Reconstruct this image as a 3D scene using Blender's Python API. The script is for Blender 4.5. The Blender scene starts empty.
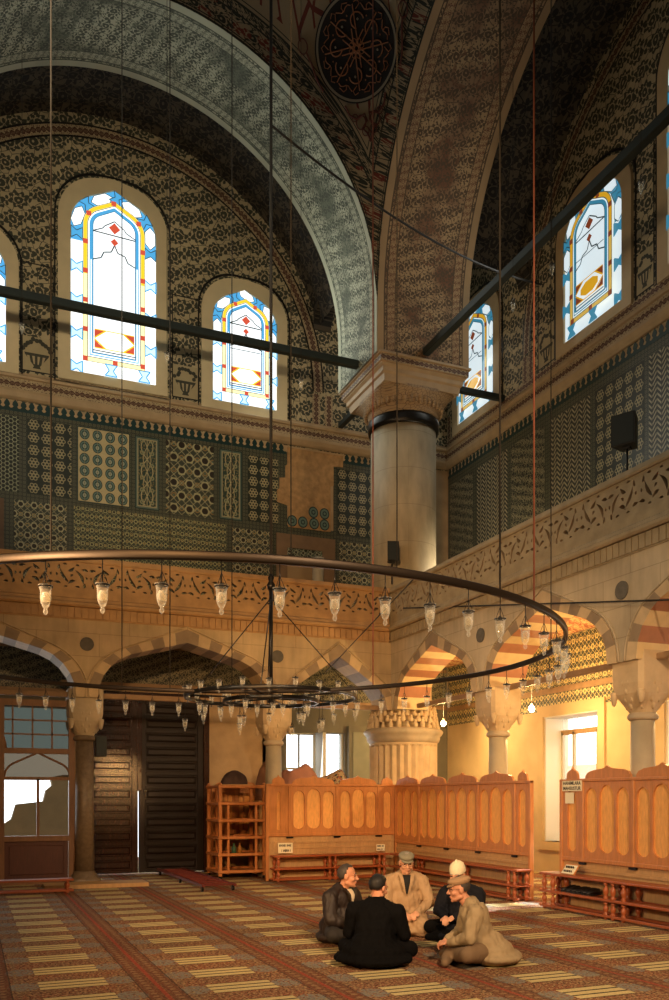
import bpy, bmesh, math, random
from math import sin, cos, pi, sqrt, atan2, radians
from mathutils import Vector, Matrix, noise
from mathutils.geometry import tessellate_polygon
random.seed(7)
C = bpy.context.scene.collection

# ------------------------------------------------------------------ node helper
class F:
    """a float socket (or constant) that builds Math nodes when combined"""
    nt = None
    def __init__(s, v): s.v = v
    @staticmethod
    def op(o, *a, clamp=False):
        n = F.nt.nodes.new('ShaderNodeMath'); n.operation = o; n.use_clamp = clamp
        for i, x in enumerate(a):
            if isinstance(x, F): x = x.v
            if isinstance(x, (int, float)): n.inputs[i].default_value = float(x)
            else: F.nt.links.new(x, n.inputs[i])
        return F(n.outputs[0])
    def __add__(s, o): return F.op('ADD', s, o)
    __radd__ = __add__
    def __sub__(s, o): return F.op('SUBTRACT', s, o)
    def __rsub__(s, o): return F.op('SUBTRACT', o, s)
    def __mul__(s, o): return F.op('MULTIPLY', s, o)
    __rmul__ = __mul__
    def __truediv__(s, o): return F.op('DIVIDE', s, o)
    def __lt__(s, o): return F.op('LESS_THAN', s, o)
    def __gt__(s, o): return F.op('GREATER_THAN', s, o)
def fabs(a): return F.op('ABSOLUTE', a)
def fr(a): return F.op('FRACT', a)
def flo(a): return F.op('FLOOR', a)
def fsin(a): return F.op('SINE', a)
def fcos(a): return F.op('COSINE', a)
def fsqrt(a): return F.op('SQRT', a)
def fat(a, b): return F.op('ARCTAN2', a, b)
def fmax(*a):
    r = a[0]
    for x in a[1:]: r = F.op('MAXIMUM', r, x)
    return r
def fmin(a, b): return F.op('MINIMUM', a, b)
def fnot(a): return 1 - a
def fmod(a, m): return F.op('FLOORED_MODULO', a, m)
def length(a, b): return fsqrt(a*a + b*b)
def comb(u, w, z=0.0):
    n = F.nt.nodes.new('ShaderNodeCombineXYZ')
    for i, x in enumerate((u, w, z)):
        if isinstance(x, F): F.nt.links.new(x.v, n.inputs[i])
        else: n.inputs[i].default_value = float(x)
    return n.outputs[0]
def noise_t(u, w, scale, detail=2.0, z=0.0):
    n = F.nt.nodes.new('ShaderNodeTexNoise'); n.inputs['Scale'].default_value = scale
    n.inputs['Detail'].default_value = detail
    F.nt.links.new(comb(u, w, z), n.inputs['Vector'])
    return F(n.outputs['Fac'])
def voro(u, w, scale, feature='F1', rnd=1.0):
    n = F.nt.nodes.new('ShaderNodeTexVoronoi'); n.voronoi_dimensions = '2D'; n.feature = feature
    n.inputs['Scale'].default_value = scale; n.inputs['Randomness'].default_value = rnd
    F.nt.links.new(comb(u, w), n.inputs['Vector'])
    return F(n.outputs['Distance'])
def col(c):
    n = F.nt.nodes.new('ShaderNodeRGB'); n.outputs[0].default_value = (c[0], c[1], c[2], 1); return n.outputs[0]
def mix(f, a, b):
    n = F.nt.nodes.new('ShaderNodeMix'); n.data_type = 'RGBA'
    if isinstance(f, F): F.nt.links.new(f.v, n.inputs[0])
    else: n.inputs[0].default_value = f
    for i, x in ((6, a), (7, b)):
        if isinstance(x, (tuple, list)): n.inputs[i].default_value = (x[0], x[1], x[2], 1)
        else: F.nt.links.new(x, n.inputs[i])
    return n.outputs[2]
def mulc(c, f):
    n = F.nt.nodes.new('ShaderNodeMix'); n.data_type = 'RGBA'; n.blend_type = 'MULTIPLY'; n.inputs[0].default_value = 1
    if isinstance(c, (tuple, list)): n.inputs[6].default_value = (c[0], c[1], c[2], 1)
    else: F.nt.links.new(c, n.inputs[6])
    F.nt.links.new(f.v, n.inputs[7])
    return n.outputs[2]

MATS = {}
def mat(name, fn=None, base=None, rough=.6, metal=0.0, coord='UV', emit=None, estr=0.0, bump=None, spec=None, var=0.0, vscale=4.0, alpha=None):
    m = bpy.data.materials.new(name); m.use_nodes = True; nt = m.node_tree; F.nt = nt
    b = nt.nodes['Principled BSDF']
    b.inputs['Roughness'].default_value = rough; b.inputs['Metallic'].default_value = metal
    if spec is not None: b.inputs['Specular IOR Level'].default_value = spec
    tc = nt.nodes.new('ShaderNodeTexCoord'); sp = nt.nodes.new('ShaderNodeSeparateXYZ')
    nt.links.new(tc.outputs['UV' if coord == 'UV' else 'Object'], sp.inputs[0])
    X, Y, Z = (F(o) for o in sp.outputs)
    if fn:
        r = fn(X, Y, Z)
        nt.links.new(r, b.inputs['Base Color'])
    elif var:
        tn = nt.nodes.new('ShaderNodeTexNoise'); tn.inputs['Scale'].default_value = vscale; tn.inputs['Detail'].default_value = 5
        nt.links.new(tc.outputs['Object'], tn.inputs['Vector'])
        f = F(tn.outputs['Fac'])
        f = (f - .5)*2*var + 1
        nt.links.new(mulc(base, f), b.inputs['Base Color'])
    else:
        b.inputs['Base Color'].default_value = (*base, 1)
    if bump:
        bn = nt.nodes.new('ShaderNodeBump'); bn.inputs['Strength'].default_value = bump[1]; bn.inputs['Distance'].default_value = .02
        tn = nt.nodes.new('ShaderNodeTexNoise'); tn.inputs['Scale'].default_value = bump[0]; tn.inputs['Detail'].default_value = 4
        nt.links.new(tc.outputs['Object'], tn.inputs['Vector']); nt.links.new(tn.outputs['Fac'], bn.inputs['Height'])
        nt.links.new(bn.outputs[0], b.inputs['Normal'])
    if emit:
        b.inputs['Emission Color'].default_value = (*emit, 1); b.inputs['Emission Strength'].default_value = estr
    MATS[name] = m
    return m

CREAM = (.36, .29, .18); DARK = (.022, .028, .020)
def floral(u, w, s, fill=.30, tight=.035, buds=True):
    """dense arabesque: brick-laid many-petalled blossoms joined by wandering stems; returns 0/1"""
    du = (noise_t(u, w, 1.3/s, 1.0) - .5)*(.34*s); dw = (noise_t(u, w, 1.3/s, 1.0, 5.3) - .5)*(.34*s)
    u, w = (u + du)*.94 + (w + dw)*.34, (w + dw)*.94 - (u + du)*.34
    row = flo(w/(s*.76))
    cu = fr(u/s + row*.5) - .5; cw = (fr(w/(s*.76)) - .5)*.76
    r = length(cu, cw); th = fat(cw, cu)
    pet = fcos(th*8.0)*.05 + fill
    fl = (r < pet)*fnot(fabs(r - .19) < .022)*fnot(r < .05)*fnot((fabs(r-.25) < .03)*(fsin(th*8.0) > .55))
    cu2 = fr(u/s + row*.5 + .5) - .5
    r2 = length(cu2, cw*1.2); th2 = fat(cw, cu2)
    leaf = (r2 < fabs(fcos(th2*2.0 + .7))*.24 + .03)*fnot(r2 < .06)
    ve = voro(u, w, 2.6/s, 'DISTANCE_TO_EDGE') < tight
    bud = (voro(u, w, 5.5/s) < .20)*(r > .36)
    return fmax(fl, leaf, ve, bud) if buds else fmax(fl, leaf, ve)
def aged(c, u, w, amt=.35, sc=1.3):
    n = noise_t(u, w, sc, 6.0)
    return mulc(c, F.op('ADD', (n - .5)*2*amt, 1.0))
def m_floral(name, s, light=CREAM, dark=DARK, fill=.3, coord='UV', ax='xy', rough=.8, tight=.035):
    def fn(X, Y, Z):
        u, w = {'xy': (X, Y), 'xz': (X, Z), 'yz': (Y, Z)}[ax]
        return aged(mix(floral(u, w, s, fill, tight, name != 'mural'), light, dark), u, w)
    return mat(name, fn, rough=rough, coord=coord)

m_floral('mural', .50, (.46, .385, .24), (.050, .052, .036), .35, tight=.03)
m_floral('mural_dark', .42, (.16, .12, .07), (.03, .03, .022), .3)
m_floral('vault_paint_shaded', .6, (.075, .06, .04), (.012, .011, .009), .32)  # ornament colours darkened: shade of the upper vaults is put into the paint

def band_fn(light, dark, s=.22):
    """scroll border with red-brown waves, runs along u, width coordinate w in metres"""
    def fn(X, Y, Z):
        wv = fsin(X*(2*pi/s))*.035
        a = fabs(Y - .1 - wv) < .014
        b = fabs(Y - .1 + wv) < .010
        d = (length(fr(X/(s/2)) - .5, (Y - .1)/(s/2)) < .3)*.8
        e = voro(X, Y, 26.0) < .22
        return aged(mix(fmax(a, b, d, e), light, dark), X, Y)
    return fn
mat('cornice_scroll', band_fn((.42, .33, .2), (.09, .035, .022)), rough=.7)

# main big-arch soffit: medallions inside a framed strip, u across (0..2.1), w along the arc
def soffit_fn(light, dark, red):
    def fn(X, Y, Z):
        e = fmin(X, 2.1 - X)
        f = floral(X, Y, .36, .30)
        cy = fr(Y/1.5) - .5
        r = length((X - 1.05)/1.5, cy)
        ring = (fabs(r - .27) < .012)
        big = noise_t(X*1.2, Y*.8, 1.1, 3.0)
        soft = F.op('MULTIPLY', (big - .45)*6.0, 1.0, clamp=True)
        m = mix(f, mix(soft, light, red), dark)
        m = mix((fabs(r - .2 - (big - .5)*.3) < .03)*(noise_t(X, Y, 9.0) > .5)*.7, m, red)
        line = fmax(fabs(e - .16) < .012, fabs(e - .22) < .012, fabs(e - .40) < .01)
        rim = e < .15
        edge = (e > .22)*(e < .40)
        m = mix(edge, m, mix(floral(X, Y, .16, .26), light, red))
        m = mix(rim, m, light)
        m = mix(line, m, dark)
        return aged(m, X, Y)
    return fn
mat('soffit_left', soffit_fn((.42, .42, .31), (.075, .085, .06), (.13, .14, .1)), rough=.8)
mat('soffit_right', soffit_fn((.40, .27, .14), (.10, .065, .035), (.17, .08, .04)), rough=.8)

# sail vault: borders follow the four arches, plain cream field in the corners
VC = (3.0, 11.5, 11.7)
def vault_fn(X, Y, Z):
    ex = 4.65 - fabs(X - VC[0]); ey = 4.65 - fabs(Y - VC[1])
    e = fmin(ex, ey)
    cream, red, dark, blue = (.33, .27, .17), (.15, .03, .02), (.022, .028, .022), (.05, .09, .09)
    f1 = floral(X + Z, Y - Z, .42, .3)
    band = mix(f1, cream, dark)
    vr = voro(X + Z, Y - Z, 2.0) < .26
    band = mix(vr*f1, band, red)
    field = cream
    thin = mix(floral(X + Z, Y, .2, .3), cream, dark)
    c = mix(e > .25, band, thin)
    c = mix(e > .36, c, field)
    # red scroll motif in the corner field
    q = voro(X + Z*.3, Y + Z*.3, 3.6, 'DISTANCE_TO_EDGE') < .07
    rm = q*(fabs(noise_t(X, Y, .9, 1.0) - .5) < .09)
    c = mix(rm*(e > .5), c, red)
    ln = fmax(fabs(e - .02) < .012, fabs(e - .05) < .006, fabs(e - .25) < .010, fabs(e - .36) < .012, fabs(e - .41) < .006)
    c = mix(ln, c, dark)
    top = floral(X, Y, .8, .32)
    c = mix(e > 2.3, c, mix(top, cream, dark))
    return aged(c, X, Y)
mat('vault', vault_fn, coord='OBJ', rough=.85)

# ---- tile patterns
TD = (.028, .036, .028); TC = (.46, .42, .28); TB = (.045, .12, .12); TO = (.40, .30, .13)
def t_border(X, Y, Z):
    q = .085
    cu, cw = fr(X/q) - .5, fr(Y/q) - .5
    r = length(cu, cw)
    a = (fabs(r - .33) < .07); b = (r < .12); d = fabs(fabs(cu) - fabs(cw)) < .05
    return mix(fmax(a, b, d*.6), TD, (.15, .15, .10))
def t_rings(q, light, ctr, k=.30):
    def fn(X, Y, Z):
        row = flo(Y/(q*.866))
        cu, cw = fr(X/q + row*.5) - .5, (fr(Y/(q*.866)) - .5)*.866
        r = length(cu, cw); th = fat(cw, cu)
        ring = fabs(r - k) < .05
        st = (fabs(fsin(th*3.0)) < .2)*(r > k)
        dot = r < .16
        return aged(mix(dot*ctr, mix(fmax(ring, st), TD, light), (.02, .02, .02)), X, Y, .3, 6.0)
    return fn
def t_rosette(q, dk=TD):
    def fn(X, Y, Z):
        cu, cw = fr(X/q) - .5, fr(Y/q) - .5
        r = length(cu, cw); th = fat(cw, cu)
        a = fmod(th + pi/6, pi/3) - pi/6
        d = length(r*fcos(a) - .27, r*fsin(a))
        ring = fabs(d - .125) < .035
        c = fabs(r - .11) < .03
        return aged(mix(fmax(ring, c), dk, (.38, .34, .2)), X, Y, .3, 5.0)
    return fn
def t_disc(nx, ny, W, H):
    def fn(X, Y, Z):
        cu, cw = (fr(X/(W/nx)) - .5)*(W/nx), (fr(Y/(H/ny)) - .5)*(H/ny)
        r = length(cu*1.12, cw)
        m = mix(r < .118, (.55, .47, .27), (.02, .05, .05))
        m = mix(r < .098, m, (.14, .23, .21))
        m = mix(fabs(r - .062) < .01, m, (.02, .05, .05))
        m = mix(fabs(r - .03) < .008, m, (.5, .5, .38))
        dots = voro(X, Y, 30.0) < .12
        m = mix(dots*(r > .13), m, (.3, .22, .09))
        m = mix(fabs(cu) < .004, m, (.36, .29, .15))
        return aged(m, X, Y, .2, 3.0)
    return fn
def t_vine(W, H):
    def fn(X, Y, Z):
        x = fabs(X - W/2)
        e = fmin(W/2 - x, fmin(Y, H - Y))
        p = Y*(2*pi/.55)
        v1 = fabs(x - fabs(fsin(p*.5))*.13) < .011
        v2 = fabs(x - fabs(fcos(p*.5))*.085) < .008
        bl = length(x - .11, (fr(Y/.275) - .5)*.275) 
        blo = (bl < .05)*fnot(bl < .02)
        st = x < .008
        m = mix(fmax(v1, v2, st), (.03, .06, .05), (.47, .42, .25))
        m = mix(blo, m, (.26, .28, .17))
        lf = (voro(X, Y, 17.0) < .25)
        m = mix(lf*(x > .02)*.6, m, (.35, .25, .1))
        m = mix(e < .045, m, (.12, .17, .14))
        m = mix(fabs(e - .045) < .01, m, (.42, .37, .22))
        return aged(m, X, Y, .2, 3.0)
    return fn
def t_inter(q, a=(.42, .40, .24), b=(.34, .24, .09)):
    def fn(X, Y, Z):
        u = X + fsin(Y*(2*pi/q))*q*.18; w = Y + fsin(X*(2*pi/q))*q*.18
        row = flo(w/q)
        cu, cw = fr(u/q + row*.5) - .5, fr(w/q) - .5
        r = length(cu, cw)
        ring = fabs(r - .30) < .045
        dot = r < .17
        r2 = length(fr(u/q + row*.5 + .5) - .5, cw)
        leaf = (fabs(r2 - .2) < .045)
        dot2 = (r2 < .1)
        v = voro(X, Y, 1.9/q, 'DISTANCE_TO_EDGE') < .06
        m = mix(fmax(ring, v), TD, a)
        m = mix(leaf, m, b)
        m = mix(dot, m, (.035, .028, .02))
        m = mix(dot2, m, (.09, .16, .13))
        return aged(m, X, Y, .3, 6.0)
    return fn
def t_chev(q):
    def fn(X, Y, Z):
        tri = fabs(fr(X/q) - .5)*q*1.1
        s = fr((Y + tri)/(q*.42)) < .42
        edge = fabs(fr(X/(q*.5)) - .5) < .42
        return aged(mix(s*edge, (.03, .035, .03), (.42, .38, .25)), X, Y, .35, 5.0)
    return fn
def t_flower(q):
    def fn(X, Y, Z):
        return aged(mix(floral(X, Y, q, .27, .05), (.03, .035, .03), (.25, .235, .15)), X, Y, .3, 4.0)
    return fn
def t_dots(q, a=(.44, .42, .27), b=(.40, .30, .13), ctr=(.03, .022, .015), big=.17):
    def fn(X, Y, Z):
        row = flo(Y/(q*.8))
        cu, cw = fr(X/q + row*.5) - .5, (fr(Y/(q*.8)) - .5)*.8
        r = length(cu, cw); th = fat(cw, cu)
        halo = (r < big + .10 + fcos(th*6.0)*.025)
        m = mix(halo, (.05, .06, .045), a)
        m = mix(r < big, m, ctr)
        cu2, cw2 = fr(X/q + row*.5 + .5) - .5, cw
        r2 = length(cu2, cw2)
        m = mix(fabs(r2 - .13) < .035, m, b)
        m = mix(r2 < .06, m, (.12, .17, .13))
        w1 = fabs(fsin((X/q + Y/q)*(2*pi)) ) < .16; w2 = fabs(fsin((X/q - Y/q)*(2*pi))) < .16
        m = mix(fmax(w1, w2)*fnot(halo)*.9, m, a)
        return aged(m, X, Y, .3, 6.0)
    return fn
mat('tile_border', t_border, rough=.35)
mat('tile_rings', t_rings(.15, (.4, .42, .28), 1.0), rough=.35)
mat('tile_rosette', t_rosette(.27), rough=.35)
mat('tile_disc', t_disc(4, 6, 1.09, 1.6), rough=.35)
mat('tile_vine', t_vine(.5, 1.58), rough=.35)
mat('tile_vases', t_dots(.36, (.42, .40, .24), (.30, .2, .08), big=.2), rough=.35)
mat('tile_lattice', t_dots(.27), rough=.35)
mat('tile_scroll', t_dots(.19, (.42, .42, .22), (.5, .36, .14), (.04,.035,.025), .14), rough=.35)
mat('tile_chevron', t_chev(.24), rough=.35)
mat('tile_flower', t_flower(.26), rough=.35)
mat('tile_warm', t_flower(.24), rough=.4)
def t_gold(X, Y, Z):
    f = t_dots(.24, (.75, .62, .30), (.62, .45, .18), (.22, .22, .10), .13)
    return f(X, Y, Z)
mat('tile_gold', t_gold, rough=.4)
mat('tile_green', base=(.014, .045, .045), rough=.35)

# ---- plain surfaces
def stone_fn(base, joint, bw, bh, ax, dark=.25):
    def fn(X, Y, Z):
        u = {'x': X, 'y': Y}[ax]
        row = flo(Z/bh)
        j = fmax(fabs(fr(u/bw + row*.5) - .5) > .5 - .006/bw, fabs(fr(Z/bh) - .5) > .5 - .006/bh)
        n = noise_t(u, Z, 1.1, 7.0); g = noise_t(u*4.0, Z*.6, 2.2, 5.0)
        v = 1 + (n - .5)*1.1 + (g - .5)*.5
        return mulc(mix(j*.45, base, joint), v)
    return fn
mat('stone_left', stone_fn((.52, .40, .235), (.2, .13, .07), 1.1, .42, 'x'), coord='OBJ', rough=.75, bump=(9, .15))
mat('stone_right', stone_fn((.50, .42, .29), (.2, .15, .09), 1.1, .42, 'y'), coord='OBJ', rough=.75, bump=(9, .15))
mat('stone', base=(.46, .38, .26), rough=.7, var=.45, vscale=3, bump=(12, .2))
mat('stone_cream', base=(.58, .44, .26), rough=.7, var=.3, vscale=5, bump=(14, .15))
mat('stone_grey', base=(.30, .225, .145), rough=.7, var=.35, vscale=6, bump=(14, .15))
mat('stripe_cream', base=(.72, .54, .28), rough=.7, var=.25, vscale=5)
mat('stripe_red', base=(.42, .19, .10), rough=.7, var=.3, vscale=5)
mat('stain', base=(.13, .12, .10), rough=.8, var=.4, vscale=12)
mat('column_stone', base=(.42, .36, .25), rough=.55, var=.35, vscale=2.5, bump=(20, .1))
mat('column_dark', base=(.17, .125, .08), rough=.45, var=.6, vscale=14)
mat('plaster', base=(.47, .34, .20), rough=.8, var=.35, vscale=3, bump=(8, .3))
mat('plaster_rough', base=(.45, .27, .12), rough=.9, var=.6, vscale=7, bump=(14, .9))
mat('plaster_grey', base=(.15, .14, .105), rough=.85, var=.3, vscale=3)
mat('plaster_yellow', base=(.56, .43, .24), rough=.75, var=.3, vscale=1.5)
mat('cornice_plain', base=(.43, .31, .18), rough=.6, var=.25, vscale=4)
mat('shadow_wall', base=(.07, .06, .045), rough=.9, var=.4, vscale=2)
mat('iron', base=(.02, .019, .018), rough=.35, metal=.6)
mat('iron_beam', base=(.016, .025, .024), rough=.5, var=.3, vscale=8)
mat('cable_dark', base=(.02, .018, .015), rough=.7)
mat('rope_red', base=(.22, .07, .04), rough=.8)
mat('black_plastic', base=(.012, .012, .013), rough=.45)
def wood_fn(base, k=1.0):
    def fn(X, Y, Z):
        n = noise_t(X*3.0 + Y*3.0, Z*.8, 5.0*k, 5.0)
        g = noise_t((X + Y)*22.0, Z*1.1, 3.0*k, 3.0)
        return mulc(base, 1 + (n - .5)*.6 + (g - .5)*.5)
    return fn
mat('wood_orange', wood_fn((.52, .215, .068)), coord='OBJ', rough=.42)
mat('wood_panel', wood_fn((.78, .40, .12), 2.0), coord='OBJ', rough=.6)
mat('wood_red', wood_fn((.36, .095, .032)), coord='OBJ', rough=.35)
mat('wood_rack', wood_fn((.50, .19, .055)), coord='OBJ', rough=.45)
mat('wood_board', wood_fn((.50, .31, .14)), coord='OBJ', rough=.65)
mat('wood_dark', wood_fn((.035, .013, .007)), coord='OBJ', rough=.24, spec=.7)
mat('wood_dark_shaded', wood_fn((.012, .006, .004)), coord='OBJ', rough=.4)  # same door wood, with the shade on the right leaf put into its colour
mat('wood_vestibule', wood_fn((.24, .115, .05)), coord='OBJ', rough=.45)
mat('wood_vestibule_panel', wood_fn((.10, .03, .018)), coord='OBJ', rough=.5)
mat('wood_beam', base=(.30, .19, .10), rough=.6, var=.4, vscale=7)
mat('paper', base=(.85, .80, .60), rough=.7)
mat('ink', base=(.03, .03, .03), rough=.8)
mat('window_frame_paint', base=(.55, .52, .42), rough=.6)
mat('lead', base=(.10, .22, .30), rough=.6)
# glazing: back-lit stained glass
def glow(name, c, s):
    m = mat(name, base=tuple(x*.4 for x in c), rough=.3, emit=c, estr=s); return m
glow('glass_white', (.93, .98, 1.0), 1.35)
glow('glass_blue', (.08, .40, .75), 1.0)
glow('glass_pale', (.55, .80, .95), 1.3)
glow('glass_yellow', (1.0, .68, .03), 1.0)
glow('glass_straw', (1.0, .90, .45), 1.3)
glow('glass_red', (.72, .10, .05), .9)
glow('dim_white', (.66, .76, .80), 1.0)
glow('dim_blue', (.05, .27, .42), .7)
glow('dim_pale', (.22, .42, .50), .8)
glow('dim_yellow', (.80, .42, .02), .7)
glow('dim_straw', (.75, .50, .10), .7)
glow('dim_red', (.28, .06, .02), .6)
glow('bulb_glow', (1.0, .72, .32), 60)
glow('bulb_small', (1.0, .80, .5), 2.5)
glow('daylight', (.97, .99, 1.0), 3.0)
# clear glass
def glassmat(name, tint, a, em=0.0, k=.75, base=(.95, .93, .85)):
    m = bpy.data.materials.new(name); m.use_nodes = True; nt = m.node_tree; nt.nodes.clear()
    o = nt.nodes.new('ShaderNodeOutputMaterial'); t = nt.nodes.new('ShaderNodeBsdfTransparent'); g = nt.nodes.new('ShaderNodeBsdfPrincipled')
    t.inputs[0].default_value = (*tint, 1)
    g.inputs['Base Color'].default_value = (*base, 1); g.inputs['Roughness'].default_value = .12
    g.inputs['Emission Color'].default_value = (1, .88, .62, 1); g.inputs['Emission Strength'].default_value = em
    lw = nt.nodes.new('ShaderNodeLayerWeight'); lw.inputs[0].default_value = .35
    mx = nt.nodes.new('ShaderNodeMixShader'); F.nt = nt
    f = F(lw.outputs['Facing'])*k + a
    nt.links.new(f.v, mx.inputs[0]); nt.links.new(t.outputs[0], mx.inputs[1]); nt.links.new(g.outputs[0], mx.inputs[2])
    nt.links.new(mx.outputs[0], o.inputs[0]); MATS[name] = m
glassmat('lamp_glass', (.97, .97, .93), .06, .12, .55, (.75, .74, .68))  # slight emission added so the clear cups show bright edges
glassmat('pane_glass', (.86, .92, .95), .05)

# carpet
def carpet_fn(X, Y, Z):
    c = .66
    S = 1.32
    cu = (fr((X - .82)/S + .5) - .5)*S              # metres from the middle of a prayer row
    cw = (fr((Y - 7.2)/c + .5) - .5)*c
    red, brown, ochre, blue, dk = (.36, .12, .055), (.26, .14, .075), (.64, .52, .25), (.24, .25, .22), (.035, .022, .016)
    n1 = voro(X, Y, 24.0)
    fine = (n1 < .27)
    n2 = voro(X, Y, 13.0, 'DISTANCE_TO_EDGE') < .06
    big = noise_t(X, Y, 3.2, 3.0)
    base = mix(F.op('MULTIPLY', (big - .35)*2.4, 1.0, clamp=True), brown, red)
    base = mix(n2*.7, base, dk)
    base = mix(fine*.8, base, (.50, .34, .16))
    base = mix((voro(X, Y, 31.0) < .2)*.8, base, dk)
    # blue-grey medallion beside every stripe patch
    md = length((fabs(cu) - .40)*1.0, (cw)*.8)
    base = mix((md < .13)*(noise_t(X, Y, 28.0, 2.0) > .45)*.8, base, blue)
    # long borders
    e = S/2 - fabs(cu)
    dots = (length(fr(Y/.11) - .5, (e - .09)/.11) < .24)
    base = mix((e < .15)*(e > .02)*.6, base, (.15, .055, .03))
    base = mix(dots*.6, base, (.40, .25, .12))
    base = mix((fabs(e - .155) < .006)*.7, base, dk)
    base = mix((e < .018)*.8, base, (.36, .06, .035))
    d2 = (length(fr(Y/.085) - .5, (e - .21)/.085) < .25)
    base = mix(d2*.6, base, (.30, .22, .12))
    # yellow striped patch, edges ragged
    rag = (noise_t(X, Y, 30.0, 2.0) - .5)*.04
    inp = (fabs(cu + rag) < .28)*(fabs(cw) < .18)
    bars = fr((cw + .18)/.12 + .11) > .24
    base = mix(inp, base, mix(bars, dk, ochre))
    return mulc(base, 1 + (noise_t(X, Y, 60.0, 2.0) - .5)*.9 + (noise_t(X, Y, .5, 2.0) - .5)*.6)
mat('carpet', carpet_fn, coord='OBJ', rough=.95, bump=(160, .25), spec=.15)

# people
mat('skin', base=(.60, .28, .165), rough=.5, var=.2, vscale=14)
mat('skin_pale', base=(.68, .36, .22), rough=.5, var=.2, vscale=14)
mat('coat_black', base=(.0045, .0045, .005), rough=.9, spec=.1)
mat('coat_navy', base=(.010, .011, .016), rough=.85, spec=.15)
mat('jacket_brown', base=(.020, .013, .011), rough=.6)
mat('coat_beige', base=(.40, .27, .15), rough=.75, var=.12, vscale=18)
mat('coat_olive', base=(.36, .27, .15), rough=.8, var=.12, vscale=18)
mat('trousers_brown', base=(.20, .13, .07), rough=.85)
mat('trousers_dark', base=(.02, .018, .018), rough=.85)
mat('shirt', base=(.72, .62, .45), rough=.8)
mat('sweater_black', base=(.012, .012, .012), rough=.9)
mat('hair_black', base=(.008, .007, .006), rough=.6)
mat('hair_grey', base=(.055, .045, .038), rough=.6, var=.5, vscale=60)
mat('hair_white', base=(.35, .32, .28), rough=.7)
mat('knit_cream', base=(.80, .72, .50), rough=.95, var=.15, vscale=60)
mat('cap_grey', base=(.24, .23, .17), rough=.9, var=.2, vscale=60)
mat('cap_tan', base=(.38, .24, .13), rough=.9, var=.2, vscale=60)
mat('eye', base=(.02, .015, .012), rough=.2)
mat('lip', base=(.30, .10, .07), rough=.5)
mat('spectacles', base=(.25, .2, .15), rough=.2, metal=.8)
mat('cloth_pink', base=(.50, .24, .17), rough=.95, var=.25, vscale=9)
mat('cloth_dark', base=(.06, .035, .03), rough=.95, var=.5, vscale=9)
mat('cloth_patterned', lambda X, Y, Z: mix(voro(X + Z, Y, 16.0) < .28, mix(voro(X, Y + Z, 9.0) < .25, (.45, .34, .2), (.05, .05, .05)), (.3, .1, .06)), coord='OBJ', rough=.95)
mat('cloth_brown', base=(.20, .10, .06), rough=.95, var=.4, vscale=9)
mat('red_paint', base=(.14, .022, .016), rough=.4, var=.3, vscale=20)
mat('chrome', base=(.7, .7, .68), rough=.2, metal=1)

mat('rail_left', base=(.50, .31, .145), rough=.7, var=.4, vscale=5, bump=(14, .15))
mat('rail_right', base=(.37, .30, .185), rough=.7, var=.4, vscale=5, bump=(14, .15))
def drum_fn(X, Y, Z):
    j = fabs(fr(Z/.78) - .5) > .492
    a = fat(Y - 17.15, X - 8.75)
    row = flo(Z/.78 + .5)
    v = fabs(fr(a*(5/(2*pi)) + row*.5) - .5) > .4965
    n = noise_t(a*2.0, Z, 1.6, 6.0)
    return mulc(mix(fmax(j, v)*.35, (.46, .38, .25), (.15, .11, .07)), 1 + (n - .5)*.9)
mat('drum_stone', drum_fn, coord='OBJ', rough=.65, bump=(10, .12))
mat('capital_stone', lambda X, Y, Z: mulc(mix((voro(X + Y, Z, 15.0, 'DISTANCE_TO_EDGE') < .06)*.7, (.36, .25, .14), (.09, .05, .035)), 1 + (noise_t(X + Y, Z, 3.0, 5.0) - .5)*1.0), coord='OBJ', rough=.75)
mat('surround', base=(.68, .57, .36), rough=.75, var=.15, vscale=3)
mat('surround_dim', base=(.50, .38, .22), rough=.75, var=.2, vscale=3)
mat('mural_ground', base=(.42, .35, .21), rough=.8, var=.2, vscale=4)
mat('mural_ink', base=(.055, .055, .04), rough=.8, var=.4, vscale=20)
mat('tile_blue', base=(.14, .22, .20), rough=.35)
mat('door_brown', base=(.17, .10, .06), rough=.6, var=.3, vscale=5)
mat('stone_brown', base=(.24, .155, .09), rough=.7, var=.3, vscale=5)
mat('niche_tan', base=(.42, .30, .17), rough=.7)
mat('pale_marble', base=(.55, .52, .42), rough=.5)
mat('tile_vase_strip', t_inter(.18, (.4, .45, .35), (.3, .3, .2)), rough=.35)
mat('soffit_red', lambda X, Y, Z: aged(mix(floral(X, Y, .5, .3, .04), (.70, .50, .24), (.42, .11, .05)), X, Y), coord='OBJ', rough=.8)
mat('outdoor_stone', base=(.20, .13, .06), rough=.9, var=.4, vscale=3, emit=(.20, .13, .06), estr=.25)  # weak emission stands in for daylight on the stone
mat('garden_wall', base=(.7, .55, .45), rough=.9, var=.3, vscale=2, emit=(.9, .75, .62), estr=.8)  # sunlight on this wall is put in as emission
mat('reveal_white', base=(.8, .78, .7), rough=.7)
mat('shutter_grey', base=(.22, .23, .18), rough=.7, var=.2)
mat('shoe_black', base=(.012, .011, .012), rough=.5)
mat('bottle_green', base=(.05, .12, .06), rough=.15)
mat('bottle_amber', base=(.35, .15, .03), rough=.15)
glow('daylight_warm', (1.0, .99, .92), 3.0)
glassmat('pane_smoky', (.022, .032, .03), .10)
glassmat('pane_half', (.055, .048, .036), .08)
mat('iron_shiny', base=(.03, .022, .016), rough=.42, metal=.7)
glassmat('lamp_core', (.85, .80, .68), .12, .04, .5)
mat('grille', base=(.02, .03, .034), rough=.7)
mat('roundel_black', base=(.008, .007, .007), rough=.7)
mat('roundel_cream', base=(.28, .25, .18), rough=.8)
mat('roundel_gold', base=(.34, .13, .05), rough=.6)
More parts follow.
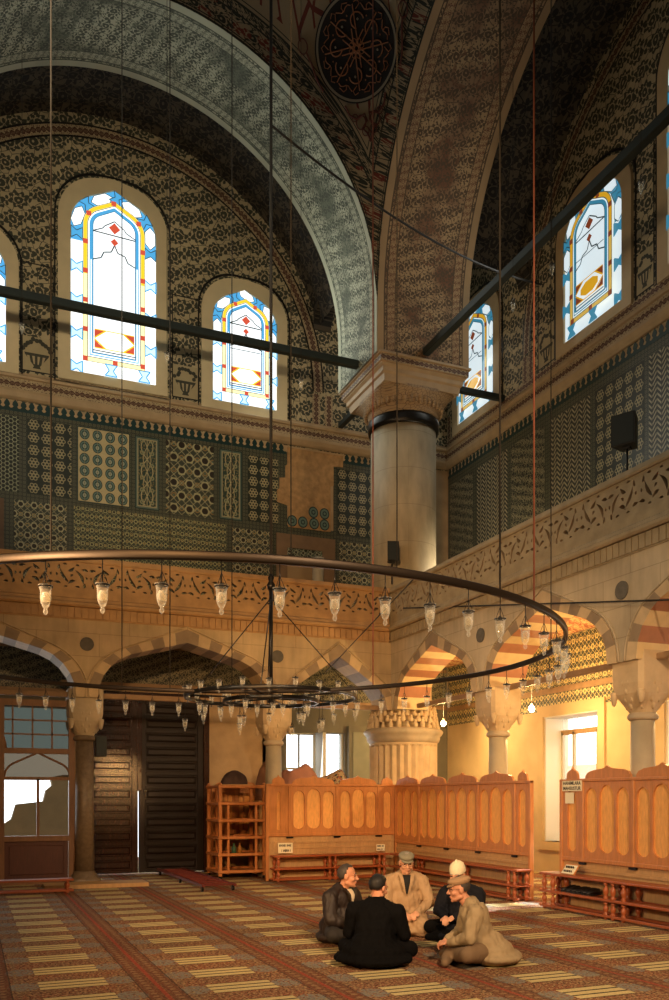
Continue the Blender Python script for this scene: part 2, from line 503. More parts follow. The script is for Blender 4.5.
mat('roundel_red', base=(.12, .035, .022), rough=.8)

# ------------------------------------------------------------------ geometry helper
def ID(u, n, w): return (u, n, w)
def LW(y0):   # facing the hall from the left (back) side: u along +X, n out of the wall towards the hall, w up
    return lambda u, n, w: (u, y0 - n, w)
def RW(x0):   # right side: u along Y
    return lambda u, n, w: (x0 - n, u, w)
class B:
    def __init__(s, f=ID):
        s.v = []; s.fc = []; s.mi = []; s.uv = []; s.f = f; s.mats = []; s.sm = []
    def m(s, name):
        if name not in s.mats: s.mats.append(name)
        return s.mats.index(name)
    def add(s, vs, fs, mt, uv=None, smooth=False, raw=False):
        b = len(s.v)
        s.v += [tuple(p) if raw else s.f(*p) for p in vs]
        k = s.m(mt)
        for i, f in enumerate(fs):
            s.fc.append([b + j for j in f]); s.mi.append(k); s.sm.append(smooth)
            if uv is None: s.uv.append([(vs[j][0], vs[j][2]) for j in f])
            elif callable(uv): s.uv.append([uv(vs[j]) for j in f])
            else: s.uv.append([uv[j] for j in f])
        return s
    def box(s, u0, u1, n0, n1, w0, w1, mt, uv=None):
        vs = [(u, n, w) for u in (u0, u1) for n in (n0, n1) for w in (w0, w1)]
        fs = [(0,1,3,2), (4,6,7,5), (0,4,5,1), (2,3,7,6), (0,2,6,4), (1,5,7,3)]
        return s.add(vs, fs, mt, uv)
    def bbox(s, u0, u1, n0, n1, w0, w1, mt, b=.01):
        """box with chamfered long edges"""
        def ring(w, i):
            return [(u0+i+b, n0+i, w), (u1-i-b, n0+i, w), (u1-i, n0+i+b, w), (u1-i, n1-i-b, w), (u1-i-b, n1-i, w), (u0+i+b, n1-i, w), (u0+i, n1-i-b, w), (u0+i, n0+i+b, w)]
        return s.loft([ring(w0, b), ring(w0+b, 0), ring(w1-b, 0), ring(w1, b)], mt, cap=True)
    def quad(s, u0, u1, w0, w1, n, mt):
        return s.add([(u0, n, w0), (u1, n, w0), (u1, n, w1), (u0, n, w1)], [(0,1,2,3)], mt, lambda p: (p[0]-u0, p[2]-w0))
    def prism(s, poly, n0, n1, mt, holes=(), side=None, uv=None):
        """2-D polygon (u,w) with holes, extruded between n0 and n1"""
        loops = [list(poly)] + [list(h) for h in holes]
        flat = [p for l in loops for p in l]
        tris = tessellate_polygon([[Vector((p[0], p[1], 0)) for p in l] for l in loops])
        N = len(flat)
        vs = [(p[0], n1, p[1]) for p in flat] + [(p[0], n0, p[1]) for p in flat]
        fs = [tuple(t) for t in tris] + [tuple(N + i for i in reversed(t)) for t in tris]
        s.add(vs, fs, mt, uv)
        st = 0; sides = []
        for l in loops:
            L = len(l)
            for i in range(L):
                a, c = st + i, st + (i+1) % L
                sides.append((a, c, N + c, N + a))
            st += L
        s.add(vs, sides, side or mt, uv)
        return s
    def loft(s, rings, mt, cap=True, smooth=False, closed=True, uv=None):
        n = len(rings[0]); vs = [p for r in rings for p in r]; fs = []
        for i in range(len(rings)-1):
            for j in range(n if closed else n-1):
                k = (j+1) % n
                fs.append((i*n+j, i*n+k, (i+1)*n+k, (i+1)*n+j))
        s.add(vs, fs, mt, uv, smooth)
        if cap:
            s.add(rings[0], [tuple(range(n))], mt, uv); s.add(rings[-1], [tuple(range(n))], mt, uv)
        return s
    def lathe(s, c, prof, mt, seg=24, smooth=True, cap=True, sq=None):
        """c=(x,y,z) base, prof=[(r,z)]; sq per-profile squareness 0 circle..1 square"""
        rings = []
        for i, (r, z) in enumerate(prof):
            k = sq[i] if sq else 0; ring = []
            for j in range(seg):
                a = 2*pi*(j+.5)/seg
                m = 1/max(abs(cos(a)), abs(sin(a)))
                q = r*(1-k) + r*m*k
                ring.append((c[0]+q*cos(a), c[1]+q*sin(a), c[2]+z))
            rings.append(ring)
        return s.loft(rings, mt, cap, smooth)
    def tube(s, pts, r, mt, seg=8, cap=True, closed=False):
        P = [Vector(p) for p in pts]; n = len(P); rings = []
        up = Vector((0,0,1))
        prev = None
        for i in range(n):
            if closed: t = (P[(i+1) % n]-P[i-1]).normalized()
            else: t = (P[min(i+1, n-1)]-P[max(i-1, 0)]).normalized()
            if prev is None:
                a = up if abs(t.z) < .9 else Vector((1,0,0))
                x = t.cross(a).normalized()
            else:
                x = (prev - t*prev.dot(t)).normalized()
            prev = x; y = t.cross(x)
            rr = r[i] if isinstance(r, (list, tuple)) else r
            rings.append([tuple(P[i]+x*rr*cos(2*pi*j/seg)+y*rr*sin(2*pi*j/seg)) for j in range(seg)])
        if closed: rings.append(rings[0])
        return s.loft(rings, mt, cap and not closed, True)
    def ell(s, c, r, mt, rot=None, nu=16, nv=10):
        vs = []; fs = []
        for i in range(nv+1):
            th = pi*i/nv
            for j in range(nu):
                ph = 2*pi*j/nu
                p = Vector((r[0]*sin(th)*cos(ph), r[1]*sin(th)*sin(ph), r[2]*cos(th)))
                if rot is not None: p = rot @ p
                vs.append((c[0]+p.x, c[1]+p.y, c[2]+p.z))
        for i in range(nv):
            for j in range(nu):
                k = (j+1) % nu
                if i == 0: fs.append((j, nu+j, nu+k))
                elif i == nv-1: fs.append((i*nu+j, (i+1)*nu+j, i*nu+k))
                else: fs.append((i*nu+j, (i+1)*nu+j, (i+1)*nu+k, i*nu+k))
        return s.add(vs, fs, mt, None, True)
    def build(s, name, parent=None, kind=None, label=None, cat=None, group=None, recalc=True, origin=None):
        me = bpy.data.meshes.new(name)
        vs = s.v
        o0 = Vector((0,0,0))
        if origin is not None:
            o0 = Vector(origin); vs = [(p[0]-o0.x, p[1]-o0.y, p[2]-o0.z) for p in vs]
        me.from_pydata(vs, [], s.fc)
        for m_ in s.mats: me.materials.append(MATS[m_])
        me.polygons.foreach_set('material_index', s.mi); me.polygons.foreach_set('use_smooth', s.sm)
        uvl = me.uv_layers.new(name='UVMap')
        flat = [c for f in s.uv for p in f for c in p]
        uvl.data.foreach_set('uv', flat)
        me.validate(clean_customdata=False)
        if recalc:
            bm = bmesh.new(); bm.from_mesh(me)
            bmesh.ops.remove_doubles(bm, verts=bm.verts, dist=.00005)
            bmesh.ops.recalc_face_normals(bm, faces=bm.faces); bm.to_mesh(me); bm.free()
        o = bpy.data.objects.new(name, me); C.objects.link(o); o.location = o0
        if parent is not None:
            o.parent = parent
            w = Vector((0,0,0)); p_ = parent
            while p_ is not None: w = w + p_.location; p_ = p_.parent
            o.location = o0 - w
        tag(o, label, cat, group, kind)
        return o
def tag(o, label=None, cat=None, group=None, kind=None):
    if label: o['label'] = label
    if cat: o['category'] = cat
    if group: o['group'] = group
    if kind: o['kind'] = kind
    return o
def thing(name, label, cat, loc=(0,0,0), group=None, rz=0):
    o = bpy.data.objects.new(name, None); C.objects.link(o); o.location = loc; o.rotation_euler = (0,0,rz)
    return tag(o, label, cat, group)
def copy_tree(o, parent=None):
    c = o.copy(); C.objects.link(c)
    if parent is not None: c.parent = parent
    for ch in list(o.children): copy_tree(ch, c)
    return c
def arch_side(a, rise, r, n=10):
    """right half of a four-centred arch from (a,0) up to (0,rise)"""
    xc = a - r
    A = sqrt(xc*xc + rise*rise); ph = atan2(xc, rise)
    th = ph + math.asin(max(-1, min(1, r/A)))
    pts = [(xc + r*cos(th*i/n), r*sin(th*i/n)) for i in range(n+1)]
    px, pz = pts[-1]
    for i in range(1, 7):
        t = i/6; pts.append((px*(1-t), pz*(1-t) + rise*t))
    return pts
def resample(pts, n):
    L = [0]
    for i in range(1, len(pts)): L.append(L[-1] + math.dist(pts[i], pts[i-1]))
    out = []
    for k in range(n+1):
        t = L[-1]*k/n; i = 1
        while i < len(L)-1 and L[i] < t: i += 1
        q = (t - L[i-1])/max(1e-9, L[i]-L[i-1])
        out.append((pts[i-1][0]*(1-q)+pts[i][0]*q, pts[i-1][1]*(1-q)+pts[i][1]*q))
    return out
def full_arch(c, z0, a, rise, r):
    s = arch_side(a, rise, r)
    right = [(c + x, z0 + z) for x, z in s]
    left = [(c - x, z0 + z) for x, z in s]
    return left[:-1] + right[::-1]        # left foot -> apex -> right foot

# ------------------------------------------------------------------ floor and shell
YB, XR = 19.75, 11.35          # rear walls behind the galleries
YA, XA = 16.60, 8.18           # faces of the two arcades
b = B(); b.add([(-9,-6,0), (14,-6,0), (14,24,0), (-9,24,0)], [(0,1,2,3)], 'carpet'); b.build('floor', kind='structure')
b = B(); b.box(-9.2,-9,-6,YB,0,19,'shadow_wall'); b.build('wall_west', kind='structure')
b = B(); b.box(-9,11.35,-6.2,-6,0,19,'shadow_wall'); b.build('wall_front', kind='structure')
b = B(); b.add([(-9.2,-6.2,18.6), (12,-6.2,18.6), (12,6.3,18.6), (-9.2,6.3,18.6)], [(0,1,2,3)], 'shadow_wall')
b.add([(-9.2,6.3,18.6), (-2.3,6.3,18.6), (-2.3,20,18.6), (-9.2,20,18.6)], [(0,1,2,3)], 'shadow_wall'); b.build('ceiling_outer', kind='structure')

def wall_with_holes(name, f, rects, u0, u1, w0, w1, mt, thick=.3, upper=None):
    b = B(f)
    holes = [[(a, c), (bb, c), (bb, d), (a, d)] for a, bb, c, d in rects]
    b.prism([(u0, w0), (u1, w0), (u1, w1), (u0, w1)], -thick, 0, mt, holes)
    return b.build(name, kind='structure')
# ground floor rear walls (openings: vestibule, window niche / windows of the right gallery)
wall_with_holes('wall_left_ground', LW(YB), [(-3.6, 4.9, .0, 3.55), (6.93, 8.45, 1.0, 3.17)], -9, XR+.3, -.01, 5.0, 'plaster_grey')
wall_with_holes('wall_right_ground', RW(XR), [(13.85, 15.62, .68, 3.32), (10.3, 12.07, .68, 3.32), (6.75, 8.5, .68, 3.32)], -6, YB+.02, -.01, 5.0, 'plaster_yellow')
# upper rear walls
wl = B(LW(YB)).box(-9, XR+.3, -.3, 0, 5.0, 10.0, 'plaster').build('wall_left', kind='structure')
wlu = B(LW(YB)).box(-9, XR+.3, -.3, 0, 10.0, 18.6, 'mural', uv=lambda p: (p[0], p[2])).build('wall_left_mural', kind='structure')
wr = B(RW(XR)).box(-6, YB, -.3, 0, 5.0, 10.0, 'plaster').build('wall_right', kind='structure')
wru = B(RW(XR)).box(-6, YB, -.3, 0, 10.0, 18.6, 'mural', uv=lambda p: (p[0], p[2])).build('wall_right_mural', kind='structure')

# gallery slab
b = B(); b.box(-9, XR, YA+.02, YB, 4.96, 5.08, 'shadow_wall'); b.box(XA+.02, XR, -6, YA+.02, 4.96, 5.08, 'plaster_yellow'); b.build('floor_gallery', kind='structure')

# ------------------------------------------------------------------ arcades
SPR = 3.45
def arcade(name, f, u0, u1, arches, wmat, stripes, side_flip=False, soff=('stripe_cream', 'stripe_red')):
    w = B(f)
    arches = sorted(arches)
    poly = [(u0, 4.86), (u0, SPR)]
    VO = []
    for (c, a, rise) in arches:
        i_ = None
        o_ = full_arch(0, 0, a + .10, rise + .12, .53*a + .05)
        poly += [(c + x, SPR + max(z, 0)) for x, z in o_]
    poly += [(u1, SPR), (u1, 4.86)]
    w.prism(poly, -.70, 0, wmat)
    wall = w.build(name, kind='structure')
    for (c, a, rise) in arches:
        rr = .53*a
        n = max(5, int(round(2.1*a/.36)))
        ins = resample(arch_side(a, rise, rr), n); outs = resample(arch_side(a+.19, rise+.25, rr+.1), n)
        vb = B(f)
        for sgn in (-1, 1):
            for k in range(n):
                mt = stripes[k % 2]; ms = soff[k % 2]
                q = [ins[k], ins[k+1], outs[k+1], outs[k]]
                P = [(c + sgn*x, SPR + z) for x, z in q]
                vs = [(x, .015, z) for x, z in P] + [(x, -.70, z) for x, z in P]
                vb.add(vs, [(0,1,2,3), (4,5,6,7), (2,3,7,6)], mt)
                vb.add(vs, [(0,1,5,4)], ms)
        vb.build('arch_ring', wall, recalc=False)
        # fine raised moulding following the arch
        o2 = full_arch(c, SPR, a+.23, rise+.30, rr+.12)
        tb = B(f).tube([(x, .012, z) for x, z in o2], .014, wmat, 6); tb.build('arch_moulding', wall)
    return wall
LA = [(-3.55, 1.66, 1.12), (.13, 1.66, 1.12), (3.84, 1.66, 1.12), (7.0, 1.09, 1.05)]
RA = [(14.82, 1.45, 1.08), (11.3, 1.50, 1.10), (7.73, 1.50, 1.10), (4.16, 1.50, 1.10)]
wal = arcade('wall_left_arcade', LW(YA), -9, 8.35, LA, 'stone_left', ('stone_cream', 'stone_grey'), soff=('stone_cream', 'stone_grey'))
war = arcade('wall_right_arcade', RW(XA), 0.0, 16.6, RA, 'stone_right', ('stone_cream', 'stone_grey'))
B(RW(XA)).box(-6, 0.0, -.7, 0, 0, 4.86, 'stone_right').build('wall_right_pier', kind='structure')
# little stone bosses in the spandrels
for f, us, wl_ in ((LW(YA), (1.98, 5.66), wal), (RW(XA), (13.08, 9.51, 5.95), war)):
    for u in us:
        q = B(f); pts = [(u + .125*cos(t*pi/12), 4.42 + .125*sin(t*pi/12)) for t in range(24)]
        q.prism(pts, 0, .02, 'stain'); q.build('round_boss', wl_)
# dentil course + ledge + pierced parapet
def parapet(f, u0, u1, wmat, sgn, label, name='gallery_railing'):
    root = thing(name, label, 'railing', f(u0, 0, 4.86))
    d = B(f); d.box(u0, u1, -.3, .02, 4.86, 5.08, wmat)
    n = int((u1-u0)/.125)
    for i in range(n):
        a = u0 + (u1-u0)*(i+.08)/n; e = u0 + (u1-u0)*(i+.92)/n
        d.box(a, e, .02, .045, 4.88, 5.07, wmat)
    d.build('dentil_course', root)
    d = B(f); d.prism([(0,0)]*0 + [(-.02, 5.08), (.10, 5.10), (.11, 5.14), (.06, 5.17), (.05, 5.22), (.02, 5.25), (.02, 5.38), (-.02, 5.38)], u0, u1, wmat)
    # the prism helper extrudes along n: remap so its profile lies in (n,w) and it runs along u
    d.v = []; prof = [(-.2, 5.08), (.08, 5.08), (.11, 5.11), (.11, 5.15), (.06, 5.18), (.05, 5.23), (.02, 5.25), (.02, 5.38), (-.2, 5.38)]
    d = B(f); d.loft([[(u0, n_, w_) for n_, w_ in prof], [(u1, n_, w_) for n_, w_ in prof]], wmat); d.build('ledge', root)
    # pierced band: one repeat holds an S-scroll, leaves and drops cut right through
    d = B(f); U = .62; k = max(1, round((u1-u0)/U)); U = (u1-u0)/k
    def leaf(cx, cy, l, wd, ang, bend=0.0):
        pts = []
        for t in [0, .2, .45, .7, .9]: pts.append(((t-.5)*l, 1.75*wd*sin(pi*t**.8) + bend*sin(pi*t)))
        pts.append((.5*l, 0))
        for t in [.9, .7, .45, .2]: pts.append(((t-.5)*l, -1.75*wd*sin(pi*t**.8)*.5 + bend*sin(pi*t)))
        ca, sa = cos(ang), sin(ang)
        return [(cx + x*ca - y*sa, cy + x*sa + y*ca) for x, y in pts]
    for i in range(k):
        a = u0 + i*U; fl = 1 if i % 2 == 0 else -1
        H = []
        def put(cx, cy, l, wd, ang, bend=0.0):
            p = leaf(cx, cy, l, wd, ang, bend)
            H.append([(a + (x if fl > 0 else U - x), 5.38 + z) for x, z in p])
        put(.17, .25, .30, .022, 1.05, .035); put(.43, .27, .30, .022, 1.05, -.035)
        put(.30, .15, .15, .022, -.5, .01); put(.31, .39, .15, .022, 2.5, .01)
        put(.07, .38, .12, .02, .2); put(.55, .13, .12, .02, .2)
        put(.08, .10, .10, .018, 1.8); put(.53, .42, .10, .018, 1.8)
        put(.20, .07, .08, .014, .1); put(.42, .47, .08, .014, .1); put(.20, .465, .07, .012, 0); put(.41, .065, .07, .012, 0)
        put(.30, .27, .07, .016, -.8); put(.565, .28, .06, .014, 1.57); put(.045, .24, .06, .014, 1.57)
        d.prism([(a, 5.38), (a+U, 5.38), (a+U, 5.90), (a, 5.90)], -.09, 0, wmat, H, side='stone_grey')
    d.build('pierced_panel', root, recalc=False)
    prof = [(-.12, 5.90), (.03, 5.90), (.045, 5.93), (.03, 6.0), (-.12, 6.0)]
    d = B(f); d.loft([[(u0, n_, w_) for n_, w_ in prof], [(u1, n_, w_) for n_, w_ in prof]], wmat); d.build('handrail', root)
    return root
parapet(LW(YA), -9, XA-.05, 'rail_left', 1, 'ochre stone gallery parapet with pierced scrollwork above the left arches, beneath the tiled wall')
parapet(RW(XA), 0, YA-.05, 'rail_right', 1, 'grey-buff stone gallery parapet with pierced scrollwork above the right arches')

# slim marble columns
def column(x, y, label, dark=False, base=True, ztop=SPR+.16):
    t = thing('column', label, 'column', (x, y, 0), 'slim columns carrying the two arcades')
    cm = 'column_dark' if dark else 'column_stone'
    q = B(); q.lathe((x,y,0), [(.27,0), (.27,.10), (.24,.12), (.235,.17), (.20,.20), (.19,.24)], cm, 24, sq=[1,1,.8,.1,0,0]); q.build('base', t)
    q = B(); q.lathe((x,y,0), [(.178,.24), (.17,1.4), (.16,2.66)], cm, 24); q.build('shaft', t)
    q = B(); q.lathe((x,y,0), [(.165,2.66), (.20,2.68), (.21,2.71), (.20,2.74), (.17,2.77)], 'stone' if not dark else 'column_dark', 24); q.build('neck_ring', t)
    q = B(); q.lathe((x,y,0), [(.17,2.76), (.20,2.83), (.245,2.92), (.285,3.02), (.305,3.16), (.31,ztop)], 'stone_cream' if not dark else 'stone', 32, sq=[0,.2,.6,.9,1,1], smooth=False)
    for lv, (r, z, nn, sz) in enumerate([(.215,2.87,8,.045), (.26,2.96,12,.042), (.295,3.06,12,.04), (.31,3.17,16,.036)]):
        for i in range(nn):
            a = 2*pi*(i + .5*(lv % 2))/nn
            k = .35*lv/3; m_ = 1/max(abs(cos(a)), abs(sin(a))); rr = r*(1-k) + min(r*m_, r*1.3)*k
            q.ell((x+rr*cos(a)*.93, y+rr*sin(a)*.93, z), (sz*.8, sz*.8, sz*1.5), 'stone_cream' if not dark else 'stone', nu=6, nv=4)
    for sx in (-1, 1):
        for sy in (-1, 1): q.lathe((x+sx*.265, y+sy*.265, 2.86), [(.0,0), (.03,.03), (.045,.10), (.055,.16), (.05,.2)], 'stone_cream' if not dark else 'stone', 8)
    q.build('muqarnas_capital', t)
    return t
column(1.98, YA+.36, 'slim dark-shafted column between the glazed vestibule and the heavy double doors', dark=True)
column(5.70, YA+.36, 'slim column rising between the shoe rack and the bright window')
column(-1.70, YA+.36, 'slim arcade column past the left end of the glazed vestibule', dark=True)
column(XA+.36, 13.10, 'slim pale column between the fluted pier and the white side doorway')
column(XA+.36, 9.52, 'thick-looking pale marble column behind the nearer wooden screen, right of the doorway')
column(XA+.36, 5.95, 'pale column of the right arcade nearest the viewer')
# tie beams between the capitals
def beam(f, u0, u1, n, w, th, mt, label, group, name='tie_beam'):
    q = B(f); q.bbox(u0, u1, n-th/2, n+th/2, w-th/2, w+th/2, mt, .012)
    return q.build(name, label=label, cat='beam', group=group, origin=f((u0+u1)/2, n, w-th/2))
xs = [-1.7, 1.98, 5.7, 8.3]
nm = ['thin dark wooden tie beam across the arch over the glazed vestibule', 'thin dark wooden tie beam across the arch in front of the heavy double doors', 'thin dark wooden tie beam across the small arch in front of the bright window']
for i in range(3): beam(LW(YA+.36), xs[i]+.24, xs[i+1]-.24 if i < 2 else 8.25, 0, 3.52, .10, 'wood_beam', nm[i], 'tie beams of the arcades')
ys = [16.3, 13.1, 9.52, 5.95]
nm = ['brown tie beam across the narrow right arch beside the fluted pier', 'brown tie beam crossing the wide right arch in front of the side doorway', 'brown tie beam across the arch at the right edge']
for i in range(3): beam(RW(XA+.36), ys[i+1]+.24, ys[i]-.24, 0, 3.50, .09, 'wood_beam', nm[i], 'tie beams of the arcades')

# ------------------------------------------------------------------ great pier
PX, PY = 8.75, 17.15
t = thing('great_pier', 'massive round stone pier in the corner with fluted foot, iron ring and moulded square capital', 'pier', (PX, PY, 0))
q = B()
seg = 112; rings = []
for z, k in ((0,.0), (.1,0), (.35,.0), (.38,1), (2.70,1), (2.74,0), (2.80,0)):
    ring = []
    for j in range(seg):
        a = 2*pi*j/seg; fl = abs(cos(14*a)); r = .74 - (.055*max(0, fl*1.5-.7) if k else 0)
        if z < .36 : r = .80 if z < .2 else .76
        ring.append((PX + r*cos(a), PY + r*sin(a), z))
    rings.append(ring)
q.loft(rings, 'stone_cream', True, False); q.build('fluted_base', t)
q = B(); q.lathe((PX,PY,0), [(.74,2.78), (.78,2.82), (.80,2.88), (.80,2.92), (.84,2.96), (.87,3.02), (.84,3.07), (.76,3.10)], 'stone', 48); q.build('base_moulding', t)
q = B(); q.lathe((PX,PY,0), [(.60,3.08), (.62,3.5), (.60,5.0)], 'stone_cream', 40)
for lv in range(3):
    nn = 26
    for i in range(nn):
        a = 2*pi*(i+.5*lv)/nn; r = .74 - .03*lv - random.random()*.02; h = .10 + .05*((i*7+lv*3) % 3)
        q.lathe((PX+r*cos(a), PY+r*sin(a), 3.08+lv*.13), [(.045,0), (.06,.02), (.055,h*.6), (.03,h), (.05,h+.02), (.0,h+.05)], 'stone_cream', 7)
q.build('stalactite_crown', t)
q = B(); q.lathe((PX,PY,0), [(.60,5.0), (.71,5.05), (.715,7.2), (.71,9.6)], 'drum_stone', 56); q.build('shaft', t)
q = B(); q.lathe((PX,PY,0), [(.70,9.52), (.765,9.53), (.775,9.6), (.775,9.7), (.765,9.75), (.70,9.76)], 'iron', 48); q.build('iron_ring', t)
q = B(); q.lathe((PX,PY,0), [(.72,9.74), (.76,9.80), (.77,9.88), (.80,10.0), (.88,10.15), (.90,10.22)], 'capital_stone', 56, sq=[0,0,0,.15,.6,.8], smooth=True)
for i in range(44):
    a = 2*pi*i/44; m_ = 1/max(abs(cos(a)), abs(sin(a))); rr = .80*(1-.2)+.80*m_*.2
    q.lathe((PX+rr*cos(a), PY+rr*sin(a), 9.90), [(.02,0), (.045,.03), (.045,.14), (.055,.17), (.02,.20)], 'capital_stone', 6)
q.build('carved_capital', t)
q = B(); q.lathe((PX,PY,0), [(.90,10.2), (.92,10.28), (.92,10.36)], 'capital_stone', 4, sq=[1,1,1], smooth=False)
q2 = B()
def sqring(h, z): return [(PX-h,PY-h,z), (PX+h,PY-h,z), (PX+h,PY+h,z), (PX-h,PY+h,z)]
q2.loft([sqring(h, z) for h, z in ((.88,10.2), (.90,10.34), (.94,10.37), (.95,10.45), (1.0,10.50), (1.0,10.53))], 'cornice_plain', True)
q2.build('abacus', t)
q2 = B(); 
for k_ in range(4):
    A_ = sqring(1.03, 10.53)[k_]; B_ = sqring(1.03, 10.53)[(k_+1) % 4]
    q2.add([(*A_[:2],10.53), (*B_[:2],10.53), (*B_[:2],10.66), (*A_[:2],10.66)], [(0,1,2,3)], 'cornice_scroll', uv=[(0,.03), (2.06,.03), (2.06,.17), (0,.17)])
q2.loft([sqring(1.03,10.53), sqring(.9,10.53)], 'cornice_plain', False)
q2.loft([sqring(h, z) for h, z in ((1.03,10.66), (1.07,10.67), (1.07,10.71), (1.04,10.72))], 'cornice_plain', True)
q2.build('abacus_frieze', t)

# ------------------------------------------------------------------ great arches
R0 = 4.65; ZC = 11.7; CX, CY = 3.0, 11.5
def great_arch(name, front, back, mt, leftside):
    """barrel soffit between planes n=front..back; local u = along span"""
    f = LW(0) if leftside else RW(0)
    cu = CX if leftside else CY
    q = B(f); N = 72
    prof = [(cu + R0, 10.70, 0)] + [(cu + R0*cos(pi*i/N), ZC + R0*sin(pi*i/N), 1.0 + R0*pi*i/N) for i in range(N+1)] + [(cu - R0, 10.70, 2.0 + R0*pi)]
    vs = []; uv = []
    for (u, z, s_) in prof:
        vs += [(u, -front, z), (u, -back, z)]; uv += [(0, s_), (2.1, s_)]
    fs = [(2*i, 2*i+1, 2*i+3, 2*i+2) for i in range(len(prof)-1)]
    q.add(vs, fs, mt, uv=uv, smooth=True)
    # back face closing the arch against the wider vault behind
    R1 = 5.25; vs = []; 
    for i in range(N+1):
        a = pi*i/N
        vs += [(cu + R0*cos(a), -back, ZC + R0*sin(a)), (cu + R1*cos(a), -back, ZC + R1*sin(a))]
    q.add(vs, [(2*i, 2*i+1, 2*i+3, 2*i+2) for i in range(N)], 'vault_paint_shaded')
    return q.build(name, kind='structure', recalc=False)
great_arch('trim_1', 16.14, 18.20, 'soffit_left', True)
great_arch('trim_2', 7.64, 9.80, 'soffit_right', False)
# pier masses above the capitals
for i, (x, y) in enumerate(((7.72, 16.22),)):
    B().box(x, x+2.06, y, y+1.96, 10.725, 12.2, 'soffit_right').build('trim_3', kind='structure')
# vault behind each great arch, with painted ribs
def rear_vault(name, f, cu, n0, n1, lo):
    q = B(f); N = 64; R1 = 5.05; steps = [n0 + (n1-n0)*j/8 for j in range(9)]
    vs = []; uv = []
    for i in range(N+1):
        a = lo + (pi - 2*lo)*i/N
        for j, n_ in enumerate(steps):
            rr = R1 + (.0 if j % 2 else -.05)
            vs.append((cu + rr*cos(a), -n_, ZC - .15 + rr*sin(a))); uv.append((n_, R1*a))
    fs = [(9*i+j, 9*i+j+1, 9*i+j+10, 9*i+j+9) for i in range(N) for j in range(8)]
    q.add(vs, fs, 'vault_paint_shaded', uv=uv, smooth=False)
    return q.build(name, kind='structure', recalc=False)
rear_vault('trim_4', LW(0), CX, 18.2, 19.75, .30)
rear_vault('trim_5', RW(0), CY, 9.8, 11.35, .30)
# sail vault of the hall bay
q = B(); N = 64; RS = R0*sqrt(2); vs = []
for i in range(N+1):
    for j in range(N+1):
        x = CX - R0 + 2*R0*i/N; y = CY - R0 + 2*R0*j/N
        d2 = (x-CX)**2 + (y-CY)**2
        vs.append((x, y, ZC + sqrt(max(0, RS*RS - d2))))
fs = [(i*(N+1)+j, (i+1)*(N+1)+j, (i+1)*(N+1)+j+1, i*(N+1)+j+1) for i in range(N) for j in range(N)]
q.add(vs, fs, 'vault', smooth=True); q.build('ceiling', kind='structure', recalc=False)
# corner bay: transverse arches and small sail vault
def small_arch(name, f, n0, n1, ua, ub, zs, mt):
    c = (ua+ub)/2; a = (ub-ua)/2
    q = B(f); poly = [(ua, 17.0), (ua, zs)] + full_arch(c, zs, a-.02, a*1.15, a*.55) + [(ub, zs), (ub, 17.0)]
    q.prism(poly, -n1, -n0, mt, uv=lambda p: (p[0], p[2])); return q.build(name, kind='structure')
small_arch('trim_6', LW(0), 16.10, 16.55, 9.8, 11.35, 12.9, 'vault_paint_shaded')
small_arch('trim_7', RW(0), 7.65, 8.10, 18.2, 19.75, 12.9, 'vault_paint_shaded')
q = B(); N = 24; vs = []; h = 1.95; RS2 = h*sqrt(2); c0 = (9.6, 18.0, 12.9)
for i in range(N+1):
    for j in range(N+1):
        x = c0[0]-h+2*h*i/N; y = c0[1]-h+2*h*j/N
        vs.append((x, y, c0[2] + sqrt(max(0, RS2**2 - (x-c0[0])**2 - (y-c0[1])**2))))
q.add(vs, [(i*(N+1)+j, (i+1)*(N+1)+j, (i+1)*(N+1)+j+1, i*(N+1)+j+1) for i in range(N) for j in range(N)], 'vault_paint_shaded', smooth=True, uv=lambda p: (p[0], p[1])); q.build('ceiling_corner', kind='structure', recalc=False)
# painted lunette borders on the two upper walls (raised plaster bands)
def lunette(name, f, cu, rings, zc, n=.02, lo=0.0):
    q = B(f); N = 60
    for (ra, rb, mt, nn) in rings:
        vs = []; uv = []
        for i in range(N+1):
            a = lo + (pi-2*lo)*i/N
            vs += [(cu + ra*cos(a), nn, zc + ra*sin(a)), (cu + rb*cos(a), nn, zc + rb*sin(a))]; uv += [(ra*a, .02), (ra*a, .18)]
        q.add(vs, [(2*i, 2*i+1, 2*i+3, 2*i+2) for i in range(N)], mt, uv=uv)
    return q.build(name, kind='structure', recalc=False)
lunette('trim_8', LW(YB), CX, [(4.62,4.66,'iron',.012), (4.66,4.88,'cornice_scroll',.012), (4.88,4.92,'iron',.012)], 11.4)
lunette('trim_9', RW(XR), CY, [(4.62,4.66,'iron',.012), (4.66,4.88,'cornice_scroll',.012), (4.88,4.92,'iron',.012)], 11.4)
lunette('trim_10', RW(XR), 17.92, [(1.62,1.66,'iron',.017), (1.66,1.80,'cornice_scroll',.017), (1.80,1.83,'iron',.017)], 13.0)
lunette('trim_11', LW(YB), 9.6, [(1.62,1.66,'iron',.017), (1.66,1.80,'cornice_scroll',.017), (1.80,1.83,'iron',.017)], 13.0)
# vertical painted borders down to the cornice
q = B(LW(YB))
for u in (CX+4.62, CX+4.95):
    q.add([(u,.012,10.6), (u+.2,.012,10.6), (u+.2,.012,11.35), (u,.012,11.35)], [(0,1,2,3)], 'cornice_scroll', uv=[(0,.02), (0,.18), (.75,.18), (.75,.02)])
q.build('trim_12', kind='structure', recalc=False)
q = B(RW(XR))
for u in (CY+4.50, CY+4.72, 19.55):
    q.add([(u,.012,10.6), (u+.2,.012,10.6), (u+.2,.012,11.35), (u,.012,11.35)], [(0,1,2,3)], 'cornice_scroll', uv=[(0,.02), (0,.18), (.75,.18), (.75,.02)])
q.build('trim_13', kind='structure', recalc=False)

